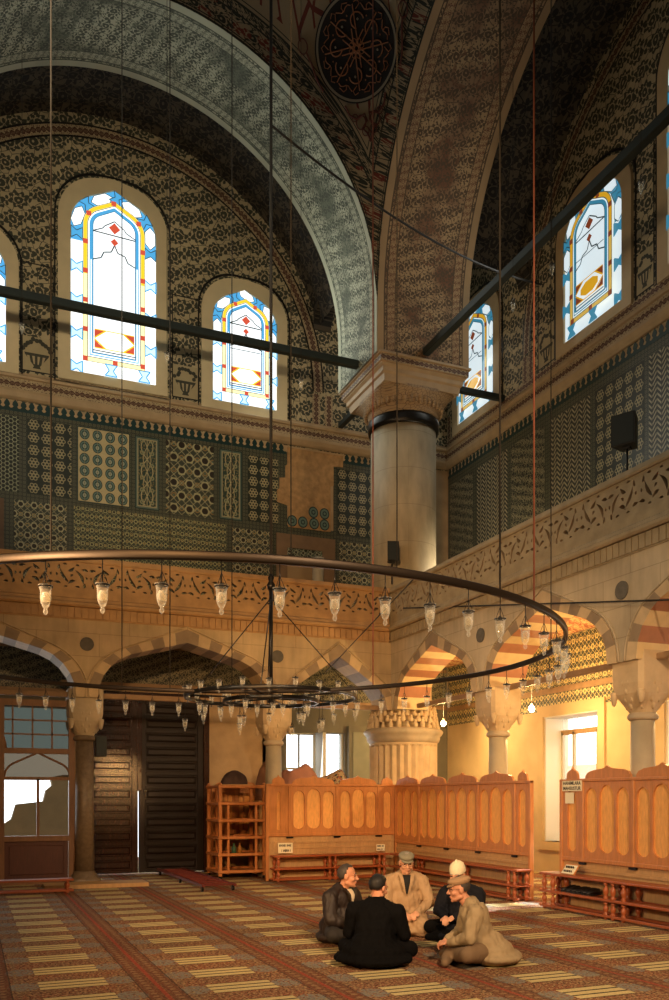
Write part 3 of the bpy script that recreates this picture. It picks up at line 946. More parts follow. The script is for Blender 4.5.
# cornice
for k, (f, u0, u1) in enumerate(((LW(YB), -9, XR), (RW(XR), -6, YB))):
    q = B(f)
    q.add([(u0,.05,10.24), (u1,.05,10.24), (u1,.05,10.46), (u0,.05,10.46)], [(0,1,2,3)], 'cornice_scroll', uv=[(u0,0), (u1,0), (u1,.2), (u0,.2)])
    q.add([(u0,.03,10.62), (u1,.03,10.62), (u1,.03,10.76), (u0,.03,10.76)], [(0,1,2,3)], 'cornice_scroll', uv=[(u0,.03), (u1,.03), (u1,.17), (u0,.17)]) if k else None
    prof = [(0,10.02), (.05,10.02), (.10,10.06), (.14,10.14), (.14,10.19), (.06,10.22), (.045,10.24), (.045,10.47), (.09,10.48), (.10,10.53), (.05,10.57), (.02,10.58), (.02,10.62), (0,10.62)]
    q.loft([[(u0, n_, w_) for n_, w_ in prof], [(u1, n_, w_) for n_, w_ in prof]], 'cornice_plain')
    q.build('trim_%d' % (14+k), kind='structure')

# ------------------------------------------------------------------ stained-glass windows
def offset_arch(w, H, rise, ins):
    """outline (list of (u,z)) of an arched light inset by ins; origin bottom centre"""
    a = w/2 - ins; s = arch_side(a, rise - ins*1.05, max(.05, w*.40 - ins))
    z0 = H - rise
    R_ = [(x, z0 + z) for x, z in s]
    L_ = [(-x, z) for x, z in R_]
    return [(-a, ins)] + L_[:-1] + R_[::-1] + [(a, ins)]
def stained_window(name, f, c, z0, w, H, rise, dim, n=0.0):
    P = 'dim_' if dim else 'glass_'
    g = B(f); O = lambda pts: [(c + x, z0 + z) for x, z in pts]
    N_ = n + .012
    layer = [N_]
    def fill(poly, mt, holes=(), lift=.003):
        layer[0] += .0006
        loops = [poly] + list(holes); flat = [p for l in loops for p in l]
        tr = tessellate_polygon([[Vector((p[0], p[1], 0)) for p in l] for l in loops])
        g.add([(p[0], layer[0] + lift, p[1]) for p in flat], [tuple(t) for t in tr], mt)
    def ring(i0, i1, mt, lift=.003): fill(O(offset_arch(w, H, rise, i0)), mt, [O(offset_arch(w, H, rise, i1))], lift)
    def line(p, q, t, mt, lift=.006):
        d = Vector((q[0]-p[0], q[1]-p[1])); 
        if d.length < 1e-6: return
        m = Vector((-d.y, d.x)).normalized()*t/2
        fill(O([(p[0]+m.x, p[1]+m.y), (q[0]+m.x, q[1]+m.y), (q[0]-m.x, q[1]-m.y), (p[0]-m.x, p[1]-m.y)]), mt, lift=lift)
    s = w/1.84
    fill(O(offset_arch(w, H, rise, 0)), P + 'white')
    e0, e1, e2, e3 = .26*s, .345*s, .40*s, .46*s
    zt0 = H - rise - .35*s
    A0 = [p for p in offset_arch(w, H, rise, 0) if p[1] > zt0]; B0 = [p for p in offset_arch(w, H, rise, e0) if p[1] > zt0]
    A0 = [(A0[0][0], zt0)] + A0 + [(A0[-1][0], zt0)]; B0 = [(B0[0][0], zt0)] + B0 + [(B0[-1][0], zt0)]
    fill(O(A0 + B0[::-1]), P + 'blue')
    # outer band: white hexagons parted by blue bow-ties
    path = offset_arch(w, H, rise, e0/2)
    cl = path + [path[0]]
    nb = int(round(sum(math.dist(cl[i], cl[i+1]) for i in range(len(cl)-1))/(.72*s)))
    rs = resample(cl, nb*8)
    lw = .026
    for k in range(nb):
        p = rs[k*8]; q = rs[(k*8+1) % len(rs)]; d = Vector((q[0]-p[0], q[1]-p[1])).normalized(); m = Vector((-d.y, d.x))*e0/2*.96
        d1 = d; d = d*.13*s
        q2 = rs[(k*8+4) % len(rs)]; q3 = rs[(k*8+5) % len(rs)]; e_ = Vector((q3[0]-q2[0], q3[1]-q2[1]))
        if e_.length > 1e-6 and q2[1] > zt0 - .1:
            e_ = e_.normalized(); f_ = Vector((-e_.y, e_.x)); c_ = Vector(q2); L1, L2, W1 = .25*s, .13*s, e0*.44
            hx = [c_ + e_*L1, c_ + e_*L2 + f_*W1, c_ - e_*L2 + f_*W1, c_ - e_*L1, c_ - e_*L2 - f_*W1, c_ + e_*L2 - f_*W1]
            fill(O([tuple(v) for v in hx]), P + 'white')
            for i_ in range(6): line(tuple(hx[i_]), tuple(hx[(i_+1) % 6]), .016, 'lead')
        x0 = Vector(p)
        A = [x0 + m + d, x0 + m - d, x0 + m*.05 - d*.35, x0 - m - d, x0 - m + d, x0 + m*.05 + d*.35]
        top = p[1] > H*.62
        fill(O([tuple(v) for v in A]), P + ('blue' if top else ('blue' if dim else 'pale')))
        if not top: 
            for i_ in range(6): line(tuple(A[i_]), tuple(A[(i_+1) % 6]), lw, P + 'blue')
        else:
            for i_ in range(6): line(tuple(A[i_]), tuple(A[(i_+1) % 6]), lw*.7, 'lead')
    # frames
    ring(e0 - .012, e0 + .004, 'lead')
    ring(e0, e1, P + 'straw'); ring(e1, e1 + .016, 'lead')
    # the upper part of the yellow frame is strong yellow
    oo = offset_arch(w, H, rise, e0+.006); ii = offset_arch(w, H, rise, e1-.006); zt = H*.52
    up = [p for p in oo if p[1] > H - rise - .4*s]; ui = [p for p in ii if p[1] > H - rise - .4*s]
    up = [(up[0][0], zt)] + up + [(up[-1][0], zt)]; ui = [(ui[0][0], zt)] + ui + [(ui[-1][0], zt)]
    fill(O(up + ui[::-1]), P + 'yellow')
    ob = offset_arch(w, H, rise, e2); ib = offset_arch(w, H, rise, e3)
    ring(e2 - .010, e2 + .012, P + 'blue'); ring(e3 - .02, e3 + .01, P + 'blue')
    zt2 = H*.6 if not dim else e3
    ub = [p for p in ob if p[1] > H - rise - .4*s]; vb_ = [p for p in ib if p[1] > H - rise - .4*s]
    ub = [(ub[0][0], zt2)] + ub + [(ub[-1][0], zt2)]; vb_ = [(vb_[0][0], zt2)] + vb_ + [(vb_[-1][0], zt2)]
    fill(O(ub + vb_[::-1]), P + 'blue')
    ring(e3, e3 + .012, 'lead')
    # red squares set along the yellow frame
    mid = offset_arch(w, H, rise, (e0+e1)/2); cm = mid + [mid[0]]; nr = 14 if H > 3 else 11
    for k, p in enumerate(resample(cm, nr)[:-1]):
        h_ = .052*s; fill(O([(p[0]-h_, p[1]-h_), (p[0]+h_, p[1]-h_), (p[0]+h_, p[1]+h_), (p[0]-h_, p[1]+h_)]), P + 'red', lift=.006)
    # heart of the light: chord, little ogee, red lozenges
    a = w/2 - e3; zs = H - rise - .12*s
    line((-a, zs), (a, zs - .02), .026, 'lead'); 
    for sg in (-1, 1):
        pts = [(sg*a, zs - .62*s), (sg*a*.62, zs - .55*s), (sg*a*.5, zs - .42*s), (sg*a*.15, zs - .38*s), (0, zs - .22*s)]
        for i_ in range(4): line(pts[i_], pts[i_+1], .026, 'lead')
        pts = [(sg*a, zs), (sg*a*.55, zs + .10*s), (sg*a*.45, zs + .16*s), (0, zs + .30*s)]
        for i_ in range(3): line(pts[i_], pts[i_+1], .022, 'lead')
    def loz(x, z, h_): fill(O([(x-h_, z), (x, z-h_), (x+h_, z), (x, z+h_)]), P + 'red', lift=.007)
    loz(0, zs + .14*s, .125*s); loz(0, zs - .16*s, .085*s)
    # lower cartouche
    z1, z2 = e3 + .10*s, e3 + .50*s; aa = a*.93
    for sx in (-1, 1):
        for zz, sz in ((z1, 1), (z2, -1)):
            fill(O([(sx*aa, zz), (sx*(aa-.24*s), zz), (sx*(aa - .10*s), zz + sz*.09*s), (sx*aa, zz + sz*.19*s)]), P + 'red')
            line((sx*(aa-.24*s), zz), (sx*aa, zz + sz*.19*s), .03, P + 'yellow', lift=.008)
    if dim:
        el = [(0 + .30*s*cos(2*pi*t/8+pi/8), (z1+z2)/2 + .15*s*sin(2*pi*t/8+pi/8)) for t in range(8)]
        fill(O(el), P + 'yellow')
    for zz in (z1, z2): line((-aa, zz), (aa, zz), .02, P + 'yellow')
    line((-a, z1 - .06*s), (a, z1 - .06*s), .022, 'lead'); line((-a, z2 + .5*s), (a, z2 + .5*s), .016, 'lead')
    o = g.build(name, kind='structure', recalc=False)
    # plastered surround, splayed, with a fine dark outline and panel beyond
    fb = B(f)
    outer = O(offset_arch(w + .52, H + .44, rise + .10, 0)); outer = [(u, z - .20) for u, z in outer]
    fb.prism(outer, n, n + .06, 'surround_dim' if dim else 'surround', [O(offset_arch(w, H, rise, 0))])
    fb.build('window_frame', o)
    lb = B(f)
    o1 = [(u, z - .26) for u, z in O(offset_arch(w + .68, H + .58, rise + .12, 0))]; o2 = [(u, z - .235) for u, z in O(offset_arch(w + .62, H + .53, rise + .12, 0))]
    lb.prism(o1, n + .004, n + .02, 'iron', [o2]); lb.build('painted_outline', o)
    return o
stained_window('window_1', LW(YB), 2.93, 10.84, 1.84, 4.12, .90, False)
stained_window('window_2', LW(YB), 5.93, 10.76, 1.55, 2.68, .76, False)
stained_window('window_3', LW(YB), -.08, 10.76, 1.55, 2.68, .76, False)
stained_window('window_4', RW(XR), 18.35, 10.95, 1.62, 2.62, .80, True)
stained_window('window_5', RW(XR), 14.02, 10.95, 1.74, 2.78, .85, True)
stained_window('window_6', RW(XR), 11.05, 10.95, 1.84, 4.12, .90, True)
# painted vases in framed strips between the windows
def mural_panel(f, u0, u1, z0, z1, vase, k):
    q = B(f)
    q.prism([(u0, z0), (u1, z0), (u1, z1), (u0, z1)], .003, .010, 'iron', [[(u0+.022, z0+.022), (u1-.022, z0+.022), (u1-.022, z1-.022), (u0+.022, z1-.022)]])
    q.add([(u0+.022, .004, z0+.022), (u1-.022, .004, z0+.022), (u1-.022, .004, z0+.75), (u0+.022, .004, z0+.75)], [(0,1,2,3)], 'mural_ground')
    c = (u0+u1)/2; h = min(.24, (u1-u0)*.36)
    v = [(c-h*.35, z0+.08), (c+h*.35, z0+.08), (c+h*.25, z0+.13), (c+h, z0+.36), (c+h*1.05, z0+.40), (c-h*1.05, z0+.40), (c-h, z0+.36), (c-h*.25, z0+.13)]
    q.prism(v, .005, .010, 'mural_ink')
    for i in range(4):
        q.prism([(c-h*.85+i*h*.45, z0+.34), (c-h*.62+i*h*.45, z0+.34), (c-h*.5+i*h*.33, z0+.17), (c-h*.6+i*h*.33, z0+.17)], .010, .012, 'mural_ground')
    random.seed(k)
    for i in range(11):
        a = pi*(i+.5)/11; r = h*(.75 + .35*random.random()); x = c + r*cos(a)*1.1; z = z0 + .44 + r*sin(a)*1.1; rr = h*.2
        q.prism([(x + rr*cos(t*pi/5), z + rr*sin(t*pi/5)) for t in range(10)], .005, .010, 'mural_ink')
    return q.build('trim_%d' % (30 + k), kind='structure', recalc=False)
mural_panel(LW(YB), .98, 1.66, 10.68, 13.0, 1, 0)
mural_panel(LW(YB), 4.22, 4.84, 10.68, 13.0, 1, 1)
mural_panel(RW(XR), 12.35, 12.84, 10.82, 13.6, 1, 2)
mural_panel(RW(XR), 15.25, 15.85, 10.82, 13.0, 1, 3)

# ------------------------------------------------------------------ tiled walls (tiles belong to the wall)
def tile_wall(wall, f, u0, u1, w0, w1):
    q = B(f); q.quad(u0, u1, w0, w1, .006, 'tile_border'); q.build('tile_ground', wall, recalc=False)
def tile_panel(wall, f, u0, u1, w0, w1, mt, fr_=True):
    q = B(f); q.quad(u0, u1, w0, w1, .012, mt)
    if fr_:
        q.prism([(u0-.02, w0-.02), (u1+.02, w0-.02), (u1+.02, w1+.02), (u0-.02, w1+.02)], .008, .016, 'tile_green', [[(u0, w0), (u1, w0), (u1, w1), (u0, w1)]])
    q.build('tile_panel', wall, recalc=False)
def tile_crest(wall, f, u0, u1, w):
    q = B(f); s_ = .165; n = int((u1-u0)/s_)
    for i in range(n):
        u = u0 + s_*(i+.5)
        pts = [(-.07,0), (-.035,.035), (-.062,.075), (-.05,.12), (0,.185), (.05,.12), (.062,.075), (.035,.035), (.07,0)]
        q.prism([(u+x, w+z) for x, z in pts], .006, .014, 'tile_green')
    q.box(u0, u1, .006, .014, w-.06, w+.004, 'tile_green')
    q.build('tile_crest', wall, recalc=False)
fL = LW(YB)
for (a, bb, c, d) in ((.6, 6.98, 5.2, 9.84), (8.17, 9.9, 5.2, 9.84), (6.98, 8.17, 7.89, 8.10), (-9, -2.0, 5.2, 9.84), (-2.0, .6, 7.9, 9.84)):
    tile_wall(wl, fL, a, bb, c, d)
for (a, bb, c, d, m_) in ((-.4, .96, 8.07, 9.67, 'tile_rings'), (1.12, 2.03, 8.07, 9.67, 'tile_rosette'), (2.17, 3.26, 8.06, 9.66, 'tile_disc'), (3.41, 3.91, 8.07, 9.65, 'tile_vine'),
        (4.08, 5.18, 8.03, 9.68, 'tile_vases'), (5.34, 5.84, 8.07, 9.65, 'tile_vine'), (6.0, 6.75, 8.08, 9.62, 'tile_rosette'),
        (.86, 1.93, 6.0, 7.92, 'tile_lattice'), (2.08, 5.48, 6.0, 7.93, 'tile_scroll'), (5.62, 6.58, 6.0, 7.88, 'tile_lattice'),
        (8.27, 9.2, 8.02, 9.62, 'tile_rosette'), (8.32, 9.4, 6.0, 7.86, 'tile_lattice')):
    tile_panel(wl, fL, a, bb, c, d, m_, m_ in ('tile_disc', 'tile_vine'))
tile_crest(wl, fL, -2, 6.95, 9.84); tile_crest(wl, fL, 8.44, 11.0, 9.84)
# bare plaster patch with ragged stepped edge and a few surviving round tiles
q = B(fL); q.prism([(6.98, 9.95), (6.98, 9.55), (6.93, 9.5), (6.93, 9.22), (6.78, 9.2), (6.78, 8.95), (6.72, 8.9), (6.72, 8.62), (7.0, 8.56), (7.0, 8.06), (8.09, 8.06), (8.09, 9.16), (8.17, 9.2), (8.17, 9.66), (8.42, 9.68), (8.42, 9.95)], .01, .022, 'plaster_rough')
q.build('plaster_patch', wl, recalc=False)
for u, w in ((7.10, 8.21), (7.37, 8.21), (7.66, 8.21), (7.93, 8.21), (7.64, 8.48), (7.93, 8.48)):
    q = B(fL)
    for r, n_, m_ in ((.125, .026, 'tile_green'), (.10, .029, 'tile_blue'), (.055, .032, 'tile_green'), (.03, .035, 'tile_blue')):
        q.prism([(u + r*cos(t*pi/10), w + r*1.1*sin(t*pi/10)) for t in range(20)], .02, n_, m_)
    q.build('round_tile', wl, recalc=False)
# wooden gallery doorway at the left and stone niche
q = B(fL); q.box(-1.2, .66, 0, .05, 5.2, 7.9, 'door_brown'); q.box(-1.0, .5, .05, .07, 5.2, 7.7, 'wood_dark'); q.build('door_2', kind='structure')
q = B(fL); q.prism([(6.70, 5.1), (8.2, 5.1), (8.2, 7.88), (6.70, 7.88)], .012, .05, 'stone_brown', [[(6.97, 5.2), (7.87, 5.2), (7.87, 7.56), (6.97, 7.56)]])
q.box(6.97, 7.87, .012, .03, 7.36, 7.56, 'tile_vase_strip'); q.quad(6.97, 7.87, 5.2, 7.36, .014, 'niche_tan')
q.build('window_7', kind='structure')
q = B(); q.lathe((7.72, YB-.12, 5.1), [(.16,0), (.16,.1), (.14,.14), (.135,2.2), (.15,2.26)], 'pale_marble', 20); q.build('niche_column', wl)
fR = RW(XR)
tile_wall(wr, fR, 3.0, 19.7, 5.2, 9.84)
for (a, bb, m_) in ((18.5, 19.6, 'tile_flower'), (17.0, 18.33, 'tile_chevron'), (15.6, 16.85, 'tile_flower'), (14.1, 15.38, 'tile_chevron'), (12.6, 13.95, 'tile_rosette'), (11.2, 12.48, 'tile_chevron'), (9.8, 11.1, 'tile_flower'), (8.4, 9.7, 'tile_chevron')):
    tile_panel(wr, fR, a, bb, 6.6, 9.58, m_, False)
tile_crest(wr, fR, 5, 19.7, 9.84)
# golden tile frieze inside the right gallery and darker one inside the left gallery
q = B(fR); 
q.quad(3, 19.7, 3.92, 4.94, .006, 'tile_gold'); q.box(3, 19.7, .004, .03, 3.80, 3.92, 'wood_beam'); q.quad(3, 19.7, 3.45, 3.80, .006, 'tile_gold')
q.box(3, 19.7, .0, .05, 4.94, 4.96, 'wood_beam'); q.build('trim_16', kind='structure', recalc=False)
q = B(fL); q.quad(-9, 11.3, 3.95, 4.8, .006, 'tile_warm'); q.box(-9, 11.3, .004, .04, 3.86, 3.95, 'wood_beam'); q.box(-9, 11.3, .004, .04, 4.8, 4.88, 'wood_beam'); q.build('trim_17', kind='structure', recalc=False)
q = B(); q.add([(8.9, 3, 4.95), (11.3, 3, 4.95), (11.3, 19.7, 4.95), (8.9, 19.7, 4.95)], [(0,1,2,3)], 'soffit_red'); q.build('ceiling_gallery', kind='structure')

# ------------------------------------------------------------------ ground floor: entrance front, doors, window niche
YD = 18.62
fD = LW(YD)
q = B(fD); q.prism([(1.98, 0), (2.15, 0), (2.15, 3.78), (4.72, 3.78), (4.72, 0), (6.25, 0), (6.25, 4.96), (1.98, 4.96)], -.25, 0, 'plaster'); q.build('wall_left_entrance', kind='structure')
q = B(fD); q.quad(2.0, 6.25, 4.0, 4.75, .006, 'tile_warm'); q.box(1.7, 6.25, 0, .05, 3.90, 4.0, 'wood_beam'); q.box(1.7, 6.25, 0, .06, 4.75, 4.96, 'wood_beam'); q.build('trim_18', kind='structure', recalc=False)
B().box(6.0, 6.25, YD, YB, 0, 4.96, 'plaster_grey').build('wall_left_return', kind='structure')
B().box(2.05, 2.15, YD, YB, 0, 4.96, 'wood_dark').build('wall_left_return_dark', kind='structure')
q = B(fD); 
q.prism([(2.08, 0), (2.2, 0), (2.2, 3.66), (4.66, 3.66), (4.66, 0), (4.78, 0), (4.78, 3.82), (2.08, 3.82)], -.1, .05, 'wood_dark'); q.build('trim_19', kind='structure')
def leaf_door(name, u0, u1, ang, wd='wood_dark'):
    root = B(fD); root.box(u0, u1, -.09, -.02, .03, 3.64, wd)
    o = root.build(name, kind='structure')
    st = .13
    q = B(fD)
    for a, e in ((u0, u0+st), (u1-st, u1)): q.bbox(a, e, -.02, .015, .03, 3.64, wd)
    n = 12
    for i in range(n+1):
        z = .05 + i*(3.56)/n; q.bbox(u0+st, u1-st, -.02, .012, z-.045 if i else .03, z+.045, wd)
    q.build('stiles_and_rails', o)
    q = B(fD)
    for i in range(n):
        z0_ = .05 + i*3.56/n + .07; z1_ = .05 + (i+1)*3.56/n - .07
        u_a, u_b = u0+st+.03, u1-st-.03; k = .04
        q.loft([[(u_a, -.02, z0_), (u_b, -.02, z0_), (u_b, -.02, z1_), (u_a, -.02, z1_)], [(u_a+k, .006, z0_+k*.8), (u_b-k, .006, z0_+k*.8), (u_b-k, .006, z1_-k*.8), (u_a+k, .006, z1_-k*.8)]], wd)
    q.build('raised_panels', o)
    return o
dl = leaf_door('door_1', 2.2, 3.26, 0); dr = leaf_door('door_3', 3.285, 4.66, 0, 'wood_dark_shaded')
q = B(fD); q.bbox(3.24, 3.34, -.02, .04, 1.75, 3.6, 'wood_dark'); q.build('astragal', dl)
q = B(fD); q.ell((3.40, .05, 1.75), (.035, .035, .035), 'chrome'); q.tube([(3.40, .05, 1.75), (3.40, .07, 1.62)], .012, 'chrome'); q.build('handle', dr)
# bright courtyard outside, seen through openings (real surfaces standing outdoors)
B().add([(-12,26,-2), (14,26,-2), (14,26,12), (-12,26,12)], [(0,1,2,3)], 'daylight').build('outdoor_sky', kind='structure', recalc=False)
B().add([(14.6,0,-2), (14.6,24,-2), (14.6,24,12), (14.6,0,12)], [(0,1,2,3)], 'daylight_warm').build('outdoor_sky_garden', kind='structure', recalc=False)
# rocky wall / steps silhouette beyond the glazed vestibule
q = B(LW(22.0)); q.prism([(.62, 0), (.62, .9), (.9, 1.1), (1.0, 1.45), (1.62, 1.52), (1.68, 1.78), (1.82, 1.9), (1.78, 2.1), (2.1, 2.16), (2.6, 2.1), (3.2, 2.25), (3.2, 0)], -.4, 0, 'outdoor_stone')
q.build('courtyard_stone_wall', label='brown stepped stone wall silhouetted outside the lower panes of the glazed vestibule', cat='wall')

# glazed vestibule between the columns
YV = 17.15; fV = LW(YV)
V = thing('glazed_vestibule', 'tall brown glazed wooden partition with small panes, left of the dark column', 'partition', (0, YV, 0))
q = B(fV)
u0, u1 = -3.2, 1.82
for z0_, z1_ in ((.0, .10), (.80, .90), (2.42, 2.52), (3.30, 3.42)): q.box(u0, u1, -.05, .05, z0_, z1_, 'wood_vestibule')
for u in (-3.15, -.72, .36, .52, 1.76): q.box(u-.05, u+.06, -.05, .06, 0, 3.42, 'wood_vestibule')
q.box(.52, 1.82, -.03, .03, 1.93, 1.99, 'wood_vestibule'); q.box(1.14, 1.19, -.03, .03, .9, 1.96, 'wood_vestibule')
q.box(-.72, .4, -.03, .03, 1.93, 1.99, 'wood_vestibule'); q.box(-.2,-.14, -.03, .03, .9, 1.96, 'wood_vestibule')
q.build('frame', V)
q = B(fV)
for i in range(0, 15):
    u = 1.76 - i*.345
    if u > u0: q.box(u-.014, u+.014, -.02, .02, 2.52, 3.30, 'wood_vestibule')
for k in range(1, 3): q.box(u0, u1, -.02, .02, 2.52+.26*k-.014, 2.52+.26*k+.014, 'wood_vestibule')
q.build('glazing_bars', V)
q = B(fV)
for c, a, rz, z in ((1.16, .58, .46, 1.98), (-.2, .5, .40, 1.98)):
    s_ = full_arch(c, z, a, rz, a*.5); q.tube([(x, 0, zz) for x, zz in s_], .022, 'wood_vestibule', 6)
s_ = full_arch(-.18, 2.5, .78, .55, .6); q.tube([(x, .02, zz) for x, zz in s_], .03, 'wood_vestibule', 6)
q.tube([(-.4, .02, 2.2), (.32, .02, 2.38)], .014, 'wood_vestibule'); q.tube([(-.4, .02, 2.2), (.32, .02, 2.02)], .014, 'wood_vestibule')
q.build('arched_tracery', V)
q = B(fV)
for a, e in ((-3.1, -.77), (-.66, .31), (.58, 1.70)):
    q.box(a, e, -.03, 0, .10, .80, 'wood_vestibule_panel'); q.bbox(a+.08, e-.08, 0, .015, .18, .72, 'wood_vestibule_panel')
q.build('lower_panel', V)
q = B(fV); q.quad(u0, u1, 2.52, 3.30, 0, 'pane_smoky'); q.quad(u0, u1, 1.99, 2.42, 0, 'pane_half'); q.quad(u0, u1, .9, 1.93, 0, 'pane_glass'); q.build('pane', V, recalc=False)
# wall above the vestibule seen through the arch is the frieze; sill/threshold in front
q = B(); q.box(1.2, 3.0, 16.0, 16.62, 0, .07, 'wood_board'); q.build('wooden_step', label='low worn wooden threshold board at the foot of the dark column', cat='step')

# window in the niche behind the cloth pile
q = B(fL); 
for u in (6.93, 7.67, 8.40): q.box(u, u+.05, -.12, -.04, 1.0, 3.17, 'window_frame_paint')
for z in (1.0, 1.62, 2.28, 3.12): q.box(6.93, 7.7, -.12, -.05, z, z+.05, 'window_frame_paint')
q.box(7.28, 7.32, -.11, -.05, 1.0, 3.15, 'window_frame_paint')
w8 = q.build('window_8', kind='structure')
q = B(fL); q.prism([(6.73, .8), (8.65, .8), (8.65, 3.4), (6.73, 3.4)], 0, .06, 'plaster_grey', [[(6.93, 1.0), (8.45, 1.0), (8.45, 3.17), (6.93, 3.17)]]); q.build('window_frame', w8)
q = B(fL); q.quad(6.95, 8.42, 1.02, 3.15, -.09, 'pane_glass'); q.build('window_pane', w8, recalc=False)
q = B(fL); q.box(7.70, 7.78, .0, .5, 1.0, 3.15, 'window_frame_paint'); q.build('open_shutter', w8)
q = B(fL); q.box(8.50, 9.2, .02, .20, .9, 3.35, 'plaster_grey'); q.box(8.6, 9.1, .2, .22, 1.0, 3.2, 'shutter_grey'); q.build('trim_20', kind='structure')

# side doorway windows of the right gallery
for k, y0 in ((9, 13.85), (10, 10.30), (11, 6.75)):
    y1 = y0 + 1.77
    q = B(fR); q.prism([(y0-.2, .5), (y1+.2, .5), (y1+.2, 3.55), (y0-.2, 3.55)], 0, .05, 'plaster_yellow', [[(y0, .68), (y1, .68), (y1, 3.32), (y0, 3.32)]])
    o = q.build('window_%d' % k, kind='structure')
    q = B(fR)
    q.box(y0-.03, y1+.03, -.6, .02, 3.30, 3.36, 'reveal_white'); q.box(y0, y0+.04, -.6, 0, .68, 3.32, 'reveal_white'); q.box(y1-.04, y1, -.6, 0, .68, 3.32, 'reveal_white'); q.box(y0, y1, -.6, .03, .62, .68, 'reveal_white'); q.build('window_reveal', o)
    q = B(fR); m = -.42
    for u in (y0+.04, y0+.52, y1-.48, y1-.10): q.box(u, u+.06, m-.04, m+.02, .68, 3.0, 'wood_board' if u in (y0+.52,) else 'window_frame_paint')
    q.box(y0, y1, m-.04, m+.02, 2.95, 3.05, 'wood_board'); q.box(y0+.5, y1-.45, m-.04, m+.02, 1.5, 1.54, 'window_frame_paint'); q.build('casement', o)
    q = B(fR); q.quad(y0, y1, .68, 3.32, -.44, 'pane_glass'); q.build('window_pane', o, recalc=False)
# garden wall and greenery hinted outside
q = B(); q.box(13.6, 13.9, 8, 20, 0, 2.4, 'garden_wall'); q.build('garden_wall', label='pinkish sunlit garden wall glimpsed through the side doorway glass', cat='wall')

def sunpatch(): pass
# ------------------------------------------------------------------ wooden screens
def slot(c, z0, z1, w):
    r = w/2; pts = []
    for i in range(9): a = pi + pi*i/8; pts.append((c + r*cos(a), z0 + r + r*sin(a)*.8))
    for i in range(9): a = pi*i/8; pts.append((c + r*cos(a), z1 - r + r*sin(a)*1.15))
    return pts
def crest_poly(a, b, z, h):
    c = (a+b)/2; w = (b-a)/2
    s_ = [(1, 0), (.985, .28), (.90, .55), (.70, .72), (.45, .80), (.22, .86), (.09, .95), (0, 1.12)]
    return [(c + w*x, z + h*t) for x, t in s_] + [(c - w*x, z + h*t) for x, t in s_[::-1][1:]]
def screen(f, u0, groups, zb, zt, label, flip=1):
    """groups: list of (width, nslots) running from u0 by flip*width"""
    root = thing('wooden_screen', label, 'screen', f(u0, 0, 0))
    L = []
    u = u0; ext = [u0]
    for gi, (w, ns) in enumerate(groups):
        a, b_ = (u, u + w) if flip > 0 else (u - w, u)
        fr_ = B(f); fi = B(f); cr = B(f)
        H = []
        m = .05
        if ns == 3:
            W = w - 2*m - .03; ws = [W*.285, W*.345, W*.285]; gaps = W*.0425; x = a + m + .02
            for k in range(3):
                H.append(slot(x + ws[k]/2, zb+.09, zt-.10 - (.035 if k != 1 else 0), ws[k]-.015)); x += ws[k] + gaps
        elif ns == 1:
            H.append(slot((a+b_)/2, zb+.09, zt-.14, min(.19, w-.22)))
        else:
            H.append(slot((a+b_)/2, zb+.09, zt-.14, .07))
        fr_.prism([(a, zb), (b_, zb), (b_, zt-.02), (a, zt-.02)], 0, .035, 'wood_orange', H)
        fi.box(a+.02, b_-.02, -.012, .006, zb+.05, zt-.08, 'wood_panel')
        if ns == 3: cr.prism(crest_poly(a+.05, b_-.05, zt, .17), -.005, .03, 'wood_orange')
        else: cr.prism(crest_poly((a+b_)/2-.13, (a+b_)/2+.13, zt, .17), -.005, .03, 'wood_orange')
        u = b_ if flip > 0 else a; ext.append(u)
        fr_.build('slotted_frame', root); fi.build('infill_panel', root); cr.build('crest', root)
    for e in ext: po = B(f); po.bbox(e-.03, e+.03, -.02, .05, 0 if e in (ext[0], ext[-1]) else zb-.03, zt+.01, 'wood_orange', .006); po.build('post', root)
    a, b_ = min(ext), max(ext)
    q = B(f); q.bbox(a-.03, b_+.03, -.02, .055, zt-.03, zt+.015, 'wood_orange', .008); q.build('top_rail', root)
    q = B(f); q.bbox(a, b_, -.01, .045, zb-.03, zb+.03, 'wood_orange', .008); q.build('bottom_rail', root)
    q = B(f); q.box(a, b_, -.02, .01, .02, zb-.03, 'wood_board'); q.box(a, b_, -.02, .03, zb-.16, zb-.12, 'wood_board'); q.box(a, b_, -.02, .025, zb-.27, zb-.25, 'wood_board')
    q.build('lower_boarding', root)
    for e in ext[1:-1]: q = B(f); q.box(e-.07, e+.07, .02, .05, zb-.065, zb-.035, 'iron'); q.build('iron_hinge', root)
    return root
SY, SX = 16.18, 8.08
fS1 = LW(SY); fS2 = RW(SX)
screen(fS1, 5.30, [(.46, 2), (1.0, 3), (.92, 3), (.38, 1)], .88, 1.86, 'orange wooden screen with arched slots in front of the bright window and cloth pile')
screen(fS2, 16.14, [(1.03, 3), (1.06, 3), (1.08, 3), (1.10, 3), (.42, 1)], .72, 1.86, 'long orange wooden screen with narrow arched slots running from the corner to the doorway gap', flip=-1)
sc3 = screen(fS2, 10.66, [(.48, 1), (1.03, 3), (1.03, 3), (1.03, 3)], .72, 1.86, 'nearer orange wooden screen at the right edge carrying a two-line paper notice', flip=-1)
# background screen glimpsed behind the shoe rack
screen(LW(18.2), 4.75, [(.50, 3), (.50, 3)], .80, 1.80, 'shadowed wooden screen standing behind the shoe rack')

